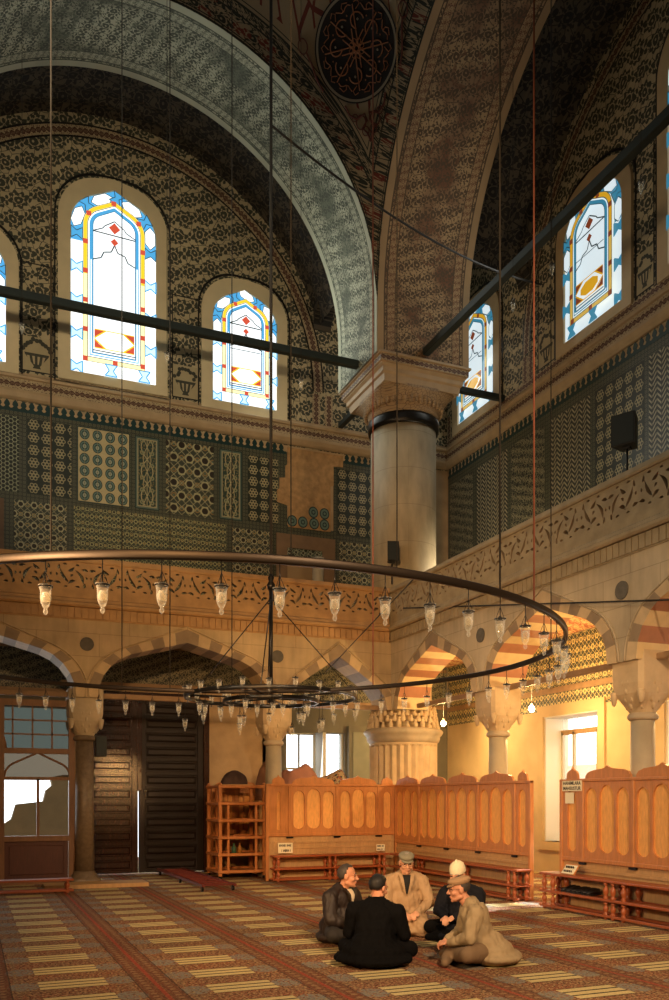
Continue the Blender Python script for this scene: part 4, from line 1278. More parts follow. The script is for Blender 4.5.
# ------------------------------------------------------------------ low rails with turned balusters
BAL = [(.018,0), (.030,.01), (.030,.03), (.016,.045), (.026,.07), (.034,.105), (.030,.14), (.014,.165), (.014,.18), (.028,.19), (.028,.205), (.018,.215)]
def bench(f, u0, u1, h, depth, posts, label, two=True, mt='wood_red'):
    root = thing('shoe_bench', label, 'bench', f(u0, 0, 0))
    q = B(f); lv = [.05, h*.5, h] if two else [.05, h]
    q.bbox(u0, u1, 0, depth, lv[-1]-.035, lv[-1], mt, .008)
    q.build('top_board', root)
    for z in lv[:-1]:
        q = B(f); q.bbox(u0, u1, depth-.05, depth, z-.025, z+.01, mt, .006); q.bbox(u0, u1, 0, .05, z-.025, z+.01, mt, .006)
        if z != lv[0]: q.bbox(u0, u1, .04, depth-.04, z-.018, z-.002, mt, .004)
        q.build('side_rail', root)
    for u in posts:
        for n_ in (depth-.03, .03):
            q = B(f)
            for i in range(len(lv)-1):
                gap = lv[i+1]-.035 - lv[i]; k = gap/.215
                c = f(u, n_, lv[i])
                qq = B(); qq.lathe(c, [(r*1.15, z*k) for r, z in BAL], mt, 12)
                q.v += [v for v in qq.v]; 
                base = len(q.v) - len(qq.v); kk = q.m(mt)
                for fc_, uv_ in zip(qq.fc, qq.uv): q.fc.append([base + j for j in fc_]); q.uv.append(uv_); q.mi.append(kk); q.sm.append(True)
            c = f(u, n_, 0); qq = B(); qq.lathe(c, [(.02,0), (.03,.01), (.026,.03)], mt, 10); base = len(q.v); q.v += qq.v
            for fc_, uv_ in zip(qq.fc, qq.uv): q.fc.append([base + j for j in fc_]); q.uv.append(uv_); q.mi.append(kk); q.sm.append(True)
            q.build('baluster', root)
    return root
bench(LW(SY-.065), 5.34, 7.78, .50, .30, (5.42, 6.48, 6.60, 7.55, 7.66), 'low red shoe bench with turned balusters below the viewer-facing screen, left of the corner')
bench(RW(SX-.065), 11.35, 15.85, .50, .28, (11.45, 11.62, 13.2, 13.34, 14.85, 15.0), 'low red shoe bench with turned balusters along the far side screen, behind the seated men')
bench(RW(SX-.065), 7.0, 10.75, .52, .30, (10.66, 10.46, 9.32, 9.18, 8.98, 7.4), 'low red shoe bench at the right edge holding a row of dark shoes')
bench(LW(15.62), -1.9, 1.62, .24, .26, (1.52, .2, -1.2), 'very low red bench standing on the carpet before the glazed vestibule', two=False)
# ------------------------------------------------------------------ notices
def notice(f, u, w, n, W, H, lines, label, tilt=0, size=None):
    root = thing('paper_notice', label, 'sign', f(u, n, w))
    q = B(f); q.box(u, u+W, n, n+.004, w, w+H, 'paper'); o = q.build('sheet', root)
    for i, tx in enumerate(lines):
        if tx is None:      # writing too worn to read: broken ink strokes
            g = B(f); zc = w + H*(1 - (i+.5)/len(lines)); x = u + W*.08; random.seed(i + int(u*100))
            while x < u + W*.9:
                l = W*(.02 + .04*random.random()); hh = H*.13*(.6 + .5*random.random())
                g.box(x, x+l, n+.004, n+.007, zc-hh, zc+hh*.9, 'ink') if random.random() < .8 else None
                x += l + W*.022
            g.build('lettering', root); continue
        if not tx.strip(): continue
        cu = bpy.data.curves.new('lettering', 'FONT'); cu.body = tx; cu.size = size or H/len(lines)*.95; cu.align_x = 'CENTER'; cu.align_y = 'CENTER'; cu.offset = .0012; cu.extrude = .001
        cu.materials.append(MATS['ink'])
        t_ = bpy.data.objects.new('lettering_tmp', cu); C.objects.link(t_)
        bpy.context.view_layer.update()
        me = bpy.data.meshes.new_from_object(t_.evaluated_get(bpy.context.evaluated_depsgraph_get()))
        bpy.data.objects.remove(t_)
        wd = max(v.co.x for v in me.vertices) - min(v.co.x for v in me.vertices)
        k = min(1, (W*.9)/wd)
        dirn = 1 if f(1,0,0)[0] == 1 else -1
        zc = w + H*(1 - (i+.5)/len(lines)); uc = u + W/2
        base = Vector(f(0,0,0))
        for v in me.vertices:
            p = f(uc + dirn*v.co.x*k, n + .006 + v.co.z, zc + v.co.y); v.co = p
        lo = bpy.data.objects.new('lettering', me); C.objects.link(lo); lo.parent = root; lo.location = -root.location
    return root
notice(fS2, 10.17, 1.70, .052, .44, .15, ['HANIMLARA', 'MAHSUSTUR'], 'small cream notice with two lines of capitals pinned to the right-hand screen')
notice(fS2, 10.36, 1.52, .040, .2, .16, [' '], 'blank cream slip pinned right below the two-line notice')
notice(LW(SY-.03), 5.50, .53, .06, .30, .20, [None, None], 'small cream notice with two worn lines above the left end of a bench')
notice(LW(SY-.03), 7.60, .53, .06, .19, .13, [None, None], 'tiny cream notice standing at the corner where the two shoe benches meet')
q = thing('paper_notice', 'cream notice on a small sloping wooden stand upon the right shoe bench', 'sign', (7.85, 10.1, .53))
for nm_, mt, d in (('stand', 'wood_orange', 0), ('sheet', 'paper', .008)):
    g = B(); k = .02 if d else 0
    vs = [(7.74-d, 10.28-k, .525+k*.6), (7.74-d, 9.98+k, .525+k*.6), (7.84-d, 9.98+k, .67-k*.6), (7.84-d, 10.28-k, .67-k*.6)]
    g.loft([vs, [(x+.012, y, z) for x, y, z in vs]], mt); g.build(nm_, q)
g = B()
for i in range(2):
    for j in range(5):
        zz = .56 + .055*i; xx = 7.74 + (zz-.525)*.69 - .0125; yy = 10.22 - j*.038
        g.box(xx, xx+.002, yy-.026, yy, zz, zz+.03, 'ink')
g.build('lettering', q)
# shoes lined on the right bench
shoe_spots = [(9.95,.0), (9.82,.1), (9.70,-.1), (9.60,.05), (9.50,0), (9.40,.1)]
def make_shoe():
    r = thing('shoe', 'x', 'shoe', (0,0,0))
    g = B(); rings = []
    for i, (y, w, h) in enumerate(((-.12,.02,.05), (-.11,.034,.075), (-.06,.038,.075), (0,.036,.062), (.06,.044,.045), (.11,.036,.035), (.13,.012,.02))):
        rings.append([(w*cos(2*pi*j/10), y, .014 + max(0, h*.5 + h*.5*sin(2*pi*j/10))) for j in range(10)])
    g.loft(rings, 'shoe_black', True, True); g.build('upper', r)
    g = B(); g.prism([(-.036,-.12), (.036,-.12), (.04,.03), (.044,.08), (.02,.13), (-.02,.13), (-.044,.08), (-.04,.03)], 0, .014, 'shoe_black')
    g.v = [(x, z, y) for x, y, z in g.v]; g.build('sole', r)
    return r
sh = make_shoe()
ords = ['dark shoe farthest from the right edge in the row on the lower bench shelf', 'second dark shoe from the doorway end of the lower bench shelf', 'third dark shoe from the doorway end of the lower bench shelf', 'fourth dark shoe from the doorway end of the lower bench shelf', 'fifth dark shoe from the doorway end of the lower bench shelf', 'dark shoe nearest the baluster pair on the lower bench shelf']
for i, (y, a) in enumerate(shoe_spots):
    o = sh if i == 0 else copy_tree(sh)
    o.location = (7.90 - .02*(i % 2), y + .35, .272); o.rotation_euler = (0, 0, radians(90) + a); o['label'] = ords[i]; o['group'] = 'dark shoes on the right bench'

# ------------------------------------------------------------------ shoe rack, trolley, cloth pile
T = thing('shoe_rack', 'open orange wooden shoe rack with six shelves, left of the viewer-facing screen', 'rack', (4.5, 16.8, 0))
x0, x1, y0, y1, H = 4.52, 5.42, 16.72, 17.6, 1.84
for (x, y) in ((x0,y0), (x1,y0), (x0,y1), (x1,y1)):
    g = B(); g.bbox(x-.035, x+.035, y-.035, y+.035, .06, H, 'wood_rack'); g.lathe((x,y,H), [(.02,0), (.035,.02), (.03,.05), (.01,.065)], 'wood_rack', 10); g.lathe((x,y,0), [(.03,0), (.035,.03), (.02,.06)], 'iron', 10); g.build('post', T)
g = B(); g.bbox(x0+.14, x0+.19, y0-.02, y0+.02, .1, 1.5, 'wood_rack'); g.bbox(x1-.19, x1-.14, y0-.02, y0+.02, .1, 1.5, 'wood_rack'); g.bbox(x0+.14, x0+.19, y1-.02, y1+.02, .1, 1.8, 'wood_rack'); g.build('stile', T)
for k in range(6):
    z = .12 + k*.335
    g = B(); g.bbox(x0-.05, x1+.05, y0-.05, y0+.03, z, z+.06, 'wood_rack'); g.bbox(x0-.05, x1+.05, y1-.03, y1+.05, z, z+.06, 'wood_rack')
    g.bbox(x0-.05, x0+.03, y0, y1, z, z+.05, 'wood_rack'); g.bbox(x1-.03, x1+.05, y0, y1, z, z+.05, 'wood_rack')
    if k not in (5,): g.box(x0, x1, y0+.03, y1-.03, z+.012, z+.03, 'wood_rack')
    g.build('shelf', T)
for i, (x, k, r) in enumerate(((4.88, 1, .05), (5.0, 1, .045))):
    g = B(); g.lathe((x, 17.0, .12+k*.335+.031), [(r*.8,0), (r,.02), (r,.12), (r*.4,.17), (r*.4,.2), (r*.5,.21)], 'bottle_green' if i == 0 else 'bottle_amber', 14)
    g.build('bottle', label=['greenish bottle standing inside the shoe rack', 'amber bottle beside the greenish one inside the shoe rack'][i], cat='bottle', origin=(x, 17.0, .12+k*.335+.031))
T = thing('flat_trolley', 'long low red slatted trolley lying on the carpet towards the dark doors', 'trolley', (3.9, 16.5, 0))
for x_a, x_b in ((3.66, 3.62), (4.22, 4.12)):
    g = B(); g.loft([[(x_a-.025, 14.62, .09), (x_a+.025, 14.62, .09), (x_a+.025, 14.62, .125), (x_a-.025, 14.62, .125)], [(x_b-.025, 18.3, .09), (x_b+.025, 18.3, .09), (x_b+.025, 18.3, .14), (x_b-.025, 18.3, .14)]], 'red_paint'); g.build('side_rail', T)
for k in range(12):
    y = 14.66 + k*.32; g = B(); g.bbox(3.64, 4.20 - k*.006, y-.014, y+.014, .10, .125, 'red_paint', .005); g.build('slat', T)
for x, y in ((3.66, 14.7), (4.2, 14.7), (3.66, 16.4), (4.18, 16.4), (3.64, 18.2), (4.12, 18.2)):
    g = B(); g.tube([(x-.02, y, .045), (x+.02, y, .045)], .045, 'iron', 12); g.tube([(x, y, .045), (x, y, .1)], .01, 'chrome', 6); g.build('wheel', T)

def heap(name, cx, cy, z0, rx, ry, h, mt, label, cat, seed, rot=0.0, lump=.35):
    g = B(); nu, nv = 40, 14; vs = []
    ca, sa = cos(rot), sin(rot)
    for i in range(nv+1):
        t = i/nv
        for j in range(nu):
            a = 2*pi*j/nu
            r = sin(t*pi/2)**.8; zz = h*cos(t*pi/2)
            k = 1 + lump*noise.noise(Vector((cos(a)*r*2 + seed, sin(a)*r*2, seed*.7)))
            x = rx*r*cos(a)*k; y = ry*r*sin(a)*k
            zz = max(0, zz*(1 + lump*1.4*noise.noise(Vector((x*3+seed, y*3, 0)))) ) if i < nv else 0
            vs.append((cx + x*ca - y*sa, cy + x*sa + y*ca, z0 + zz))
    fs = [(i*nu+j, (i+1)*nu+j, (i+1)*nu+(j+1) % nu, i*nu+(j+1) % nu) for i in range(nv) for j in range(nu)]
    g.add(vs, fs, mt, None, True); g.add([vs[nv*nu+j] for j in range(nu)], [tuple(range(nu))], mt)
    return g.build(name, label=label, cat=cat, origin=(cx, cy, z0))
# platform behind the screen that carries the folded cloths
g = B(); g.bbox(5.52, 7.8, 17.4, 18.12, 0, 1.55, 'wood_board', .02); g.build('storage_platform', label='plain wooden platform hidden behind the viewer-facing screen, carrying the cloth pile', cat='platform')
heap('cloth_pile', 6.55, 17.75, 1.55, .66, .33, .66, 'cloth_pink', 'pinkish heap of folded cloth showing over the screen right of the slim column', 'cloth', 3.1, 0, .25)
heap('cloth_pile', 7.36, 17.75, 1.55, .42, .33, .58, 'cloth_patterned', 'patterned rolled rug on the cloth heap below the bright window', 'rug', 8.4, 0, .3)
heap('cloth_bundle', 5.70, 17.62, 1.55, .17, .2, .92, 'cloth_brown', 'brown bundle piled high left of the slim column behind the rack', 'bundle', 1.7, 0, .3)
g = B(); g.bbox(4.60, 5.34, 17.2, 17.5, 1.857, 1.877, 'wood_board', .005); g.build('board', label='flat board laid across the top of the shoe rack', cat='board')
heap('cloth_bundle', 4.96, 17.35, 1.878, .30, .14, .25, 'cloth_dark', 'dark crumpled bundle lying on top of the shoe rack', 'bundle', 5.2, 0, .4)

# ------------------------------------------------------------------ hanging glass lamps and iron rings
def lamp_parts(root, drop):
    g = B(); g.tube([(0,0,0), (0,0,-drop)], .0035, 'iron', 5)
    for k in range(3):
        a = 2*pi*k/3; g.tube([(0,0,-drop*.45), (.036*cos(a), .036*sin(a), -drop)], .0022, 'iron', 4)
    g.build('wire', root)
    g = B(); g.tube([(.037*cos(2*pi*i/16), .037*sin(2*pi*i/16), -drop) for i in range(16)], .005, 'iron', 6, closed=True); g.lathe((0,0,-drop-.01), [(.012,0), (.018,.012), (.008,.03)], 'iron', 8); g.build('rim', root)
    g = B(); g.lathe((0,0,-drop), [(.043,.008), (.036,-.006), (.031,-.03), (.031,-.07), (.027,-.095), (.017,-.118), (.008,-.128), (.012,-.138), (.014,-.148), (.009,-.160), (.0,-.166)], 'lamp_glass', 16, cap=False); g.build('glass_cup', root)
    g = B(); g.lathe((0,0,-drop), [(.0,-.095), (.022,-.085), (.026,-.06), (.018,-.035), (.0,-.03)], 'lamp_core', 10); g.build('oil_cup', root)
def lamp_proto(drop, label, group):
    r = thing('hanging_lamp', label, 'lamp', (0,0,0), group); lamp_parts(r, drop); return r
HR = 1.40; HZ = 1.6 + HR
def cam2w(cx, cz): return (.9235*cx + .3835*cz, -.3835*cx + .9235*cz)
RCX, RCY = cam2w(-.84*HR, 5.93*HR); RR = 2.325*HR
T = thing('ring_chandelier', 'huge dark iron hoop hung low across the hall, carrying dozens of small glass lamps', 'chandelier', (RCX, RCY, HZ))
g = B(); N = 180
pr = [(-.014,-.026), (.014,-.026), (.018,-.018), (.018,.018), (.014,.026), (-.014,.026), (-.018,.018), (-.018,-.018)]
rings = [[(RCX + (RR+p)*cos(2*pi*i/N), RCY + (RR+p)*sin(2*pi*i/N), HZ + z) for p, z in pr] for i in range(N)]
rings.append(rings[0]); g.loft(rings, 'iron_shiny', False, True); g.build('hoop', T)
th0 = atan2(-(0), 1)
# camera sits at the world origin in plan; lamps are spaced evenly round the hoop
NL = 60
proto = lamp_proto(.15, 'small clear glass oil lamp hanging from the huge iron hoop', 'glass lamps round the huge iron hoop')
ph0 = atan2(-RCY, -RCX) + .02
for i in range(NL):
    o = proto if i == 0 else copy_tree(proto)
    a = ph0 + 2*pi*i/NL; o.location = (RCX + RR*cos(a), RCY + RR*sin(a), HZ - .025)
# wires carrying the hoop from the vault
def ceil_z(x, y):
    d2 = (x-CX)**2 + (y-CY)**2
    if abs(x-CX) < R0 and abs(y-CY) < R0: return ZC + sqrt(max(0, RS*RS - d2)) - .02
    return 18.55
def ring_pt(px, near):
    a = (px - 334.5)/878; d = Vector((.9235*a + .3835, .9235 - .3835*a)); c = Vector((RCX, RCY))
    A = d.dot(d); Bq = d.dot(c); Cq = c.dot(c) - RR*RR; D = Bq*Bq - A*Cq
    if D < 0: return None
    t = (Bq - sqrt(D))/A if near else (Bq + sqrt(D))/A
    return d*t
k = 0
for px, near, r, mt in ((51, 1, .006, 'cable_dark'), (122, 0, .007, 'cable_dark'), (170, 0, .007, 'cable_dark'), (232, 0, .007, 'cable_dark'), (291, 1, .004, 'cable_dark'), (373, 0, .009, 'rope_red'), (397, 1, .004, 'cable_dark'), (500, 1, .007, 'cable_dark'), (534, 1, .007, 'rope_red'), (551, 0, .005, 'cable_dark')):
    p = ring_pt(px, near)
    g = B(); z1 = ceil_z(p.x, p.y); g.tube([(p.x, p.y, HZ+.02), (p.x, p.y, (HZ+z1)/2), (p.x, p.y, z1)], r, mt, 5); g.build('suspension_cable', T)
# smaller chandelier further back
SX0, SY0 = cam2w((271-334.5)/878*12.2, 12.2); SZ = 3.0; SR = 1.18
T2 = thing('small_chandelier', 'smaller double iron ring crowded with glass lamps, hung by a rod with three slanting stays', 'chandelier', (SX0, SY0, SZ))
for rr, dz, nm_ in ((SR, .0, 'hoop'), (SR*.55, -.06, 'inner_hoop')):
    g = B(); rings = [[(SX0 + (rr+p)*cos(2*pi*i/72), SY0 + (rr+p)*sin(2*pi*i/72), SZ + dz + z) for p, z in pr] for i in range(72)]; rings.append(rings[0]); g.loft(rings, 'iron', False, True); g.build(nm_, T2)
g = B()
for i in range(3): a = pi*i/3; g.tube([(SX0+SR*cos(a), SY0+SR*sin(a), SZ-.02), (SX0-SR*cos(a), SY0-SR*sin(a), SZ-.02)], .013, 'iron', 6)
g.build('cross_bar', T2)
APX = 4.38
g = B(); g.tube([(SX0,SY0,SZ-.03), (SX0,SY0,APX+.2)], .028, 'iron', 8); g.lathe((SX0,SY0,APX+.1), [(.02,0), (.05,.03), (.06,.08), (.03,.13), (.045,.18), (.01,.25)], 'iron', 12); g.lathe((SX0,SY0,SZ-.1), [(.01,0), (.05,.03), (.03,.08), (.06,.12)], 'iron', 12); g.build('stem', T2)
for px in (242, 321, 280):
    a_ = (px-334.5)/878
for ang in (2.55, -.50, 1.3, -2.0):
    g = B(); g.tube([(SX0,SY0,APX), (SX0+SR*cos(ang), SY0+SR*sin(ang), SZ+.02)], .008, 'iron', 6); g.build('stay', T2)
g = B(); zc_ = ceil_z(SX0, SY0); g.tube([(SX0,SY0,APX+.2), (SX0,SY0,zc_)], .022, 'cable_dark', 6); g.build('suspension_cable', T2)
proto2 = lamp_proto(.02, 'clear glass lamp set close under the rings of the smaller chandelier', 'glass lamps set on the smaller chandelier')
k = 0
for rr, nn, dz in ((SR, 22, .14), (SR*.55, 10, .10)):
    for i in range(nn):
        o = proto2 if k == 0 else copy_tree(proto2); k += 1
        a = 2*pi*(i+.3)/nn; o.location = (SX0 + rr*cos(a), SY0 + rr*sin(a), SZ + dz - .02*(i % 2))
g = B()
for rr, nn, dz in ((SR, 22, .14), (SR*.55, 10, .10)):
    for i in range(nn):
        a = 2*pi*(i+.3)/nn; z = SZ+dz-.02*(i % 2); x, y = SX0+rr*cos(a), SY0+rr*sin(a)
        g.tube([(x,y,SZ-.06), (x,y,z)], .004, 'iron', 4)
g.build('lamp_socket', T2)
proto3 = lamp_proto(.14, 'clear glass lamp dangling on a wire below the smaller chandelier', 'glass lamps dangling below the smaller chandelier')
random.seed(11)
for i in range(20):
    o = proto3 if i == 0 else copy_tree(proto3)
    a = 2*pi*(i+.1)/20; rr = SR*(1.0 if i % 2 else .62); o.location = (SX0+rr*cos(a), SY0+rr*sin(a), SZ - .02 - (.0 if i % 3 else .16)); 
g = B()
for i in range(0, 20, 3):
    a = 2*pi*(i+.1)/20; rr = SR*(1.0 if i % 2 else .62); x, y = SX0+rr*cos(a), SY0+rr*sin(a); g.tube([(x,y,SZ), (x,y,SZ-.18)], .003, 'iron', 4)
g.build('dropper_wire', T2)
# lamps hung straight from long cables in front of the upper windows
def W_at(px, py, t):
    a = (px-334.5)/878; return Vector(((.9235*a+.3835)*t, (.9235-.3835*a)*t, 1.6 + (798-py)/878*t))
names = ['small glass lamp on a long cable left of the tallest stained window', 'small glass lamp on a long cable between the two stained windows on the left', 'small glass lamp on a long cable right of the smaller left stained window', 'small glass lamp on a long cable left of the upper right stained window', 'small glass lamp on a long cable near the top right window arch', 'small glass lamp on a long cable above the far right stained window']
for (px, py, t), nm_ in zip(((22, 318, 14.), (167, 347, 14.), (301, 374, 14.5), (552, 258, 13.), (641, 175, 12.), (513, 296, 14.)), names):
    p = W_at(px, py, t); r = thing('hanging_lamp', nm_, 'lamp', (0,0,0), 'single lamps on long cables'); lamp_parts(r, .10)
    zz = 15.6 if px < 330 else 16.2
    g = B(); g.tube([(0,0,0), (0,0,ceil_z(p.x,p.y)-p.z if px < 330 else zz - p.z)], .004, 'cable_dark', 4); g.build('cable', r); r.location = p
for c_ in (): pass
# loose cables
def cable(pts, r, mt, label, sag=0.0):
    A_, B_ = Vector(pts[0]), Vector(pts[1]); P = []
    for i in range(21):
        t = i/20; p = A_.lerp(B_, t); p.z -= sag*4*t*(1-t); P.append(tuple(p))
    g = B(); g.tube(P, r, mt, 6); return g.build('cable', label=label, cat='cable', origin=tuple(A_))
cable(((SX0, SY0, 10.95), (XR-.1, 15.6, 12.55)), .018, 'cable_dark', 'thin dark cable sagging from the chandelier rod across the pendentive to the right wall', .35)
cable(((XA-.065, 15.9, 5.45), (XA-.065, 8.2, 4.02)), .013, 'cable_dark', 'thin dark cable strung along the face of the right arcade')
p = ring_pt(417, 1); g = B(); g.tube([(p.x, p.y, HZ), tuple(W_at(326, 672, 11.95))], .005, 'cable_dark', 5); g.build('slanting_stay', T)
# big tie beams of the great arches
beam(LW(17.15), -9, 7.73, 0, 10.86, .15, 'iron_beam', 'long dark iron tie beam crossing in front of the left stained windows', 'iron tie beams at the great arches')
beam(RW(8.75), 5.0, 16.12, 0, 10.86, .15, 'iron_beam', 'long dark iron tie beam rising diagonally to the upper right corner', 'iron tie beams at the great arches')
beam(LW(17.15), 9.77, 11.33, 0, 10.78, .13, 'iron_beam', 'short dark beam from the pier capital to the right wall', 'short iron beams at the pier capital')
beam(RW(8.35), 18.17, 19.73, 0, 10.68, .13, 'iron_beam', 'short dark beam from the pier capital back to the left wall', 'short iron beams at the pier capital')
# loudspeakers
def speaker(x, y, z, w, d, h, rz, label, pole=None):
    r = thing('loudspeaker', label, 'speaker', (0,0,0))
    g = B(); g.loft([[(-w/2,-d/2,0), (w/2,-d/2,0), (w*.32,d/2,0), (-w*.32,d/2,0)], [(-w/2,-d/2,h), (w/2,-d/2,h), (w*.32,d/2,h), (-w*.32,d/2,h)]], 'black_plastic'); g.build('cabinet', r)
    g = B(); g.box(-w*.45, w*.45, -d/2-.01, -d/2, h*.04, h*.96, 'grille'); g.lathe((0,0,0), [(.0,0)]*0 + [(.001,0), (.001,.001)], 'grille', 3); g.build('grille', r)
    g = B(); 
    if pole: g.tube([(0,.02,.02), (0,.02,-pole)], .016, 'black_plastic', 8); g.box(-.05, .05, -.02, .06, -.02, .0, 'black_plastic')
    else: g.tube([(0,d/2-.01,h*.5), (0,d/2+.1,h*.5)], .02, 'black_plastic', 8)
    g.build('bracket', r); r.location = (x,y,z); r.rotation_euler = (0,0,rz)
    return r
speaker(8.20, 9.45, 6.34, .33, .26, .42, radians(-62), 'black loudspeaker on a pole above the right gallery parapet', .40)
speaker(8.06, 16.30, 6.48, .24, .22, .40, radians(-15), 'small black loudspeaker on a short pole in front of the great pier', .46)
speaker(2.21, YA-.02, 2.36, .20, .18, .38, radians(10), 'small black loudspeaker fixed high on the dark column', None)
# wall lamps in the right gallery
def bulb(x, y, z, label):
    r = thing('pendant_bulb', label, 'lamp', (x,y,z))
    g = B(); g.ell((x,y,z), (.058,.058,.066), 'bulb_glow', nu=14, nv=10); g.build('bulb', r)
    g = B(); g.lathe((x,y,z+.045), [(.03,0), (.035,.03), (.02,.07)], 'wood_beam', 10); g.tube([(x,y,z+.1), (x,y,4.94)], .006, 'cable_dark', 5); g.build('flex', r)
    l = bpy.data.lights.new('bulb_light', 'POINT'); l.energy = BULB; l.color = (1, .64, .25); l.shadow_soft_size = .06
    o = bpy.data.objects.new('bulb_light', l); C.objects.link(o); o.location = (x-.12, y-.12, z-.02)
BULB = 210
bulb(9.98, 17.55, 3.30, 'bare glowing bulb seen through the narrow right arch beside the fluted pier')
bulb(9.95, 14.10, 3.31, 'bare glowing bulb left of the white side doorway')
bulb(9.95, 10.40, 3.31, 'bare bulb of the right gallery nearest the viewer')

# ------------------------------------------------------------------ calligraphic roundel on the pendentive
D_ = Vector((3.74, 3.62, 4.03)).normalized(); E1 = Vector((D_.y, -D_.x, 0)).normalized(); E2 = (Vector((0,0,1)) - D_*D_.z).normalized(); SC = Vector(VC)
def on_vault(a, b, lift): return tuple(SC + (D_*RS + E1*a + E2*b).normalized()*(RS - lift))
T = thing('calligraphy_roundel', 'round black roundel with rust-gold radiating calligraphy painted high on the pendentive', 'roundel', tuple(SC + D_*RS))
def disc(r0, r1, lift, mt):
    g = B(); n = 72
    if r0 == 0:
        vs = [on_vault(0,0,lift)]; fs = []
        rs_ = [r1*i/8 for i in range(1, 9)]
        for r in rs_: vs += [on_vault(r*cos(2*pi*j/n), r*sin(2*pi*j/n), lift) for j in range(n)]
        fs = [(0, 1+j, 1+(j+1) % n) for j in range(n)] + [(1+i*n+j, 1+(i+1)*n+j, 1+(i+1)*n+(j+1) % n, 1+i*n+(j+1) % n) for i in range(7) for j in range(n)]
    else:
        vs = [on_vault(r*cos(2*pi*j/n), r*sin(2*pi*j/n), lift) for r in (r0, r1) for j in range(n)]
        fs = [(j, n+j, n+(j+1) % n, (j+1) % n) for j in range(n)]
    g.add(vs, fs, mt, [(0,0)]*len(vs)); return g
disc(0, .76, .02, 'roundel_black').build('ground', T, recalc=False)
g = disc(.76, .80, .022, 'roundel_cream'); g2 = disc(.80, .825, .022, 'roundel_black'); g.build('rim', T, recalc=False); g2.build('outer_rim', T, recalc=False)
g = B()
def stroke(pts, r=.009):
    P = [on_vault(a, b, .03) for a, b in pts]; g.tube(P, r, 'roundel_gold', 5)
for k in range(8):
    a0 = 2*pi*k/8 + .2; ca, sa = cos(a0), sin(a0)
    def Rt(x, y): return (x*ca - y*sa, x*sa + y*ca)
    stroke([Rt(.60, -.20), Rt(.2, -.09), Rt(-.30, .03)], .010)
    stroke([Rt(.38 + .12*cos(t), .12 + .13*sin(t)) for t in [i*pi/8 - 1.0 for i in range(12)]], .011)
    stroke([Rt(.11 + .045*cos(t), .045*sin(t)) for t in [i*pi/4 for i in range(9)]], .007)
    stroke([Rt(.60 + .03*sin(i*1.3), -.16 + .05*i) for i in range(7)], .008)
    stroke([Rt(.66, -.12), Rt(.69, -.02), Rt(.64, .02), Rt(.58, .0)], .008)
    stroke([Rt(.52, .2), Rt(.62, .16), Rt(.66, .22), Rt(.60, .27)], .008)
    p = Rt(.40, .12); g.ell(on_vault(p[0], p[1], .03), (.02,.02,.02), 'roundel_cream', nu=6, nv=4)
    p = Rt(.50, -.03); g.ell(on_vault(p[0], p[1], .03), (.014,.014,.014), 'roundel_gold', nu=6, nv=4)
g.build('calligraphy', T, recalc=False)
# red arabesque tailpiece below the roundel
g = B()
def stroke2(pts, r=.012): g.tube([on_vault(a, b, .02) for a, b in pts], r, 'roundel_red', 5)
for sg in (-1, 1):
    g = B()
    stroke2([(sg*.42, -.78), (sg*.36, -.95), (sg*.22, -1.05), (sg*.05, -1.0), (sg*.02, -1.12), (sg*.14, -1.22), (sg*.05, -1.32), (0, -1.48)], .02)
    stroke2([(sg*.15 + .10*cos(t*pi/6), -1.12 + .12*sin(t*pi/6)) for t in range(13)], .013)
    stroke2([(sg*.08 + .07*cos(t*pi/6), -1.28 + .08*sin(t*pi/6)) for t in range(13)], .011)
    stroke2([(sg*.26 + .06*cos(t*pi/6), -1.02 + .06*sin(t*pi/6)) for t in range(13)], .011)
    g.build('tailpiece', T, recalc=False); g = B()
    stroke2([(sg*.98, .2), (sg*.92, .0), (sg*.88, -.25), (sg*.80, -.45)], .02)
    stroke2([(sg*1.02 + .09*cos(t*pi/6), .3 + .12*sin(t*pi/6)) for t in range(13)], .013)
    g.build('side_flourish', T, recalc=False)

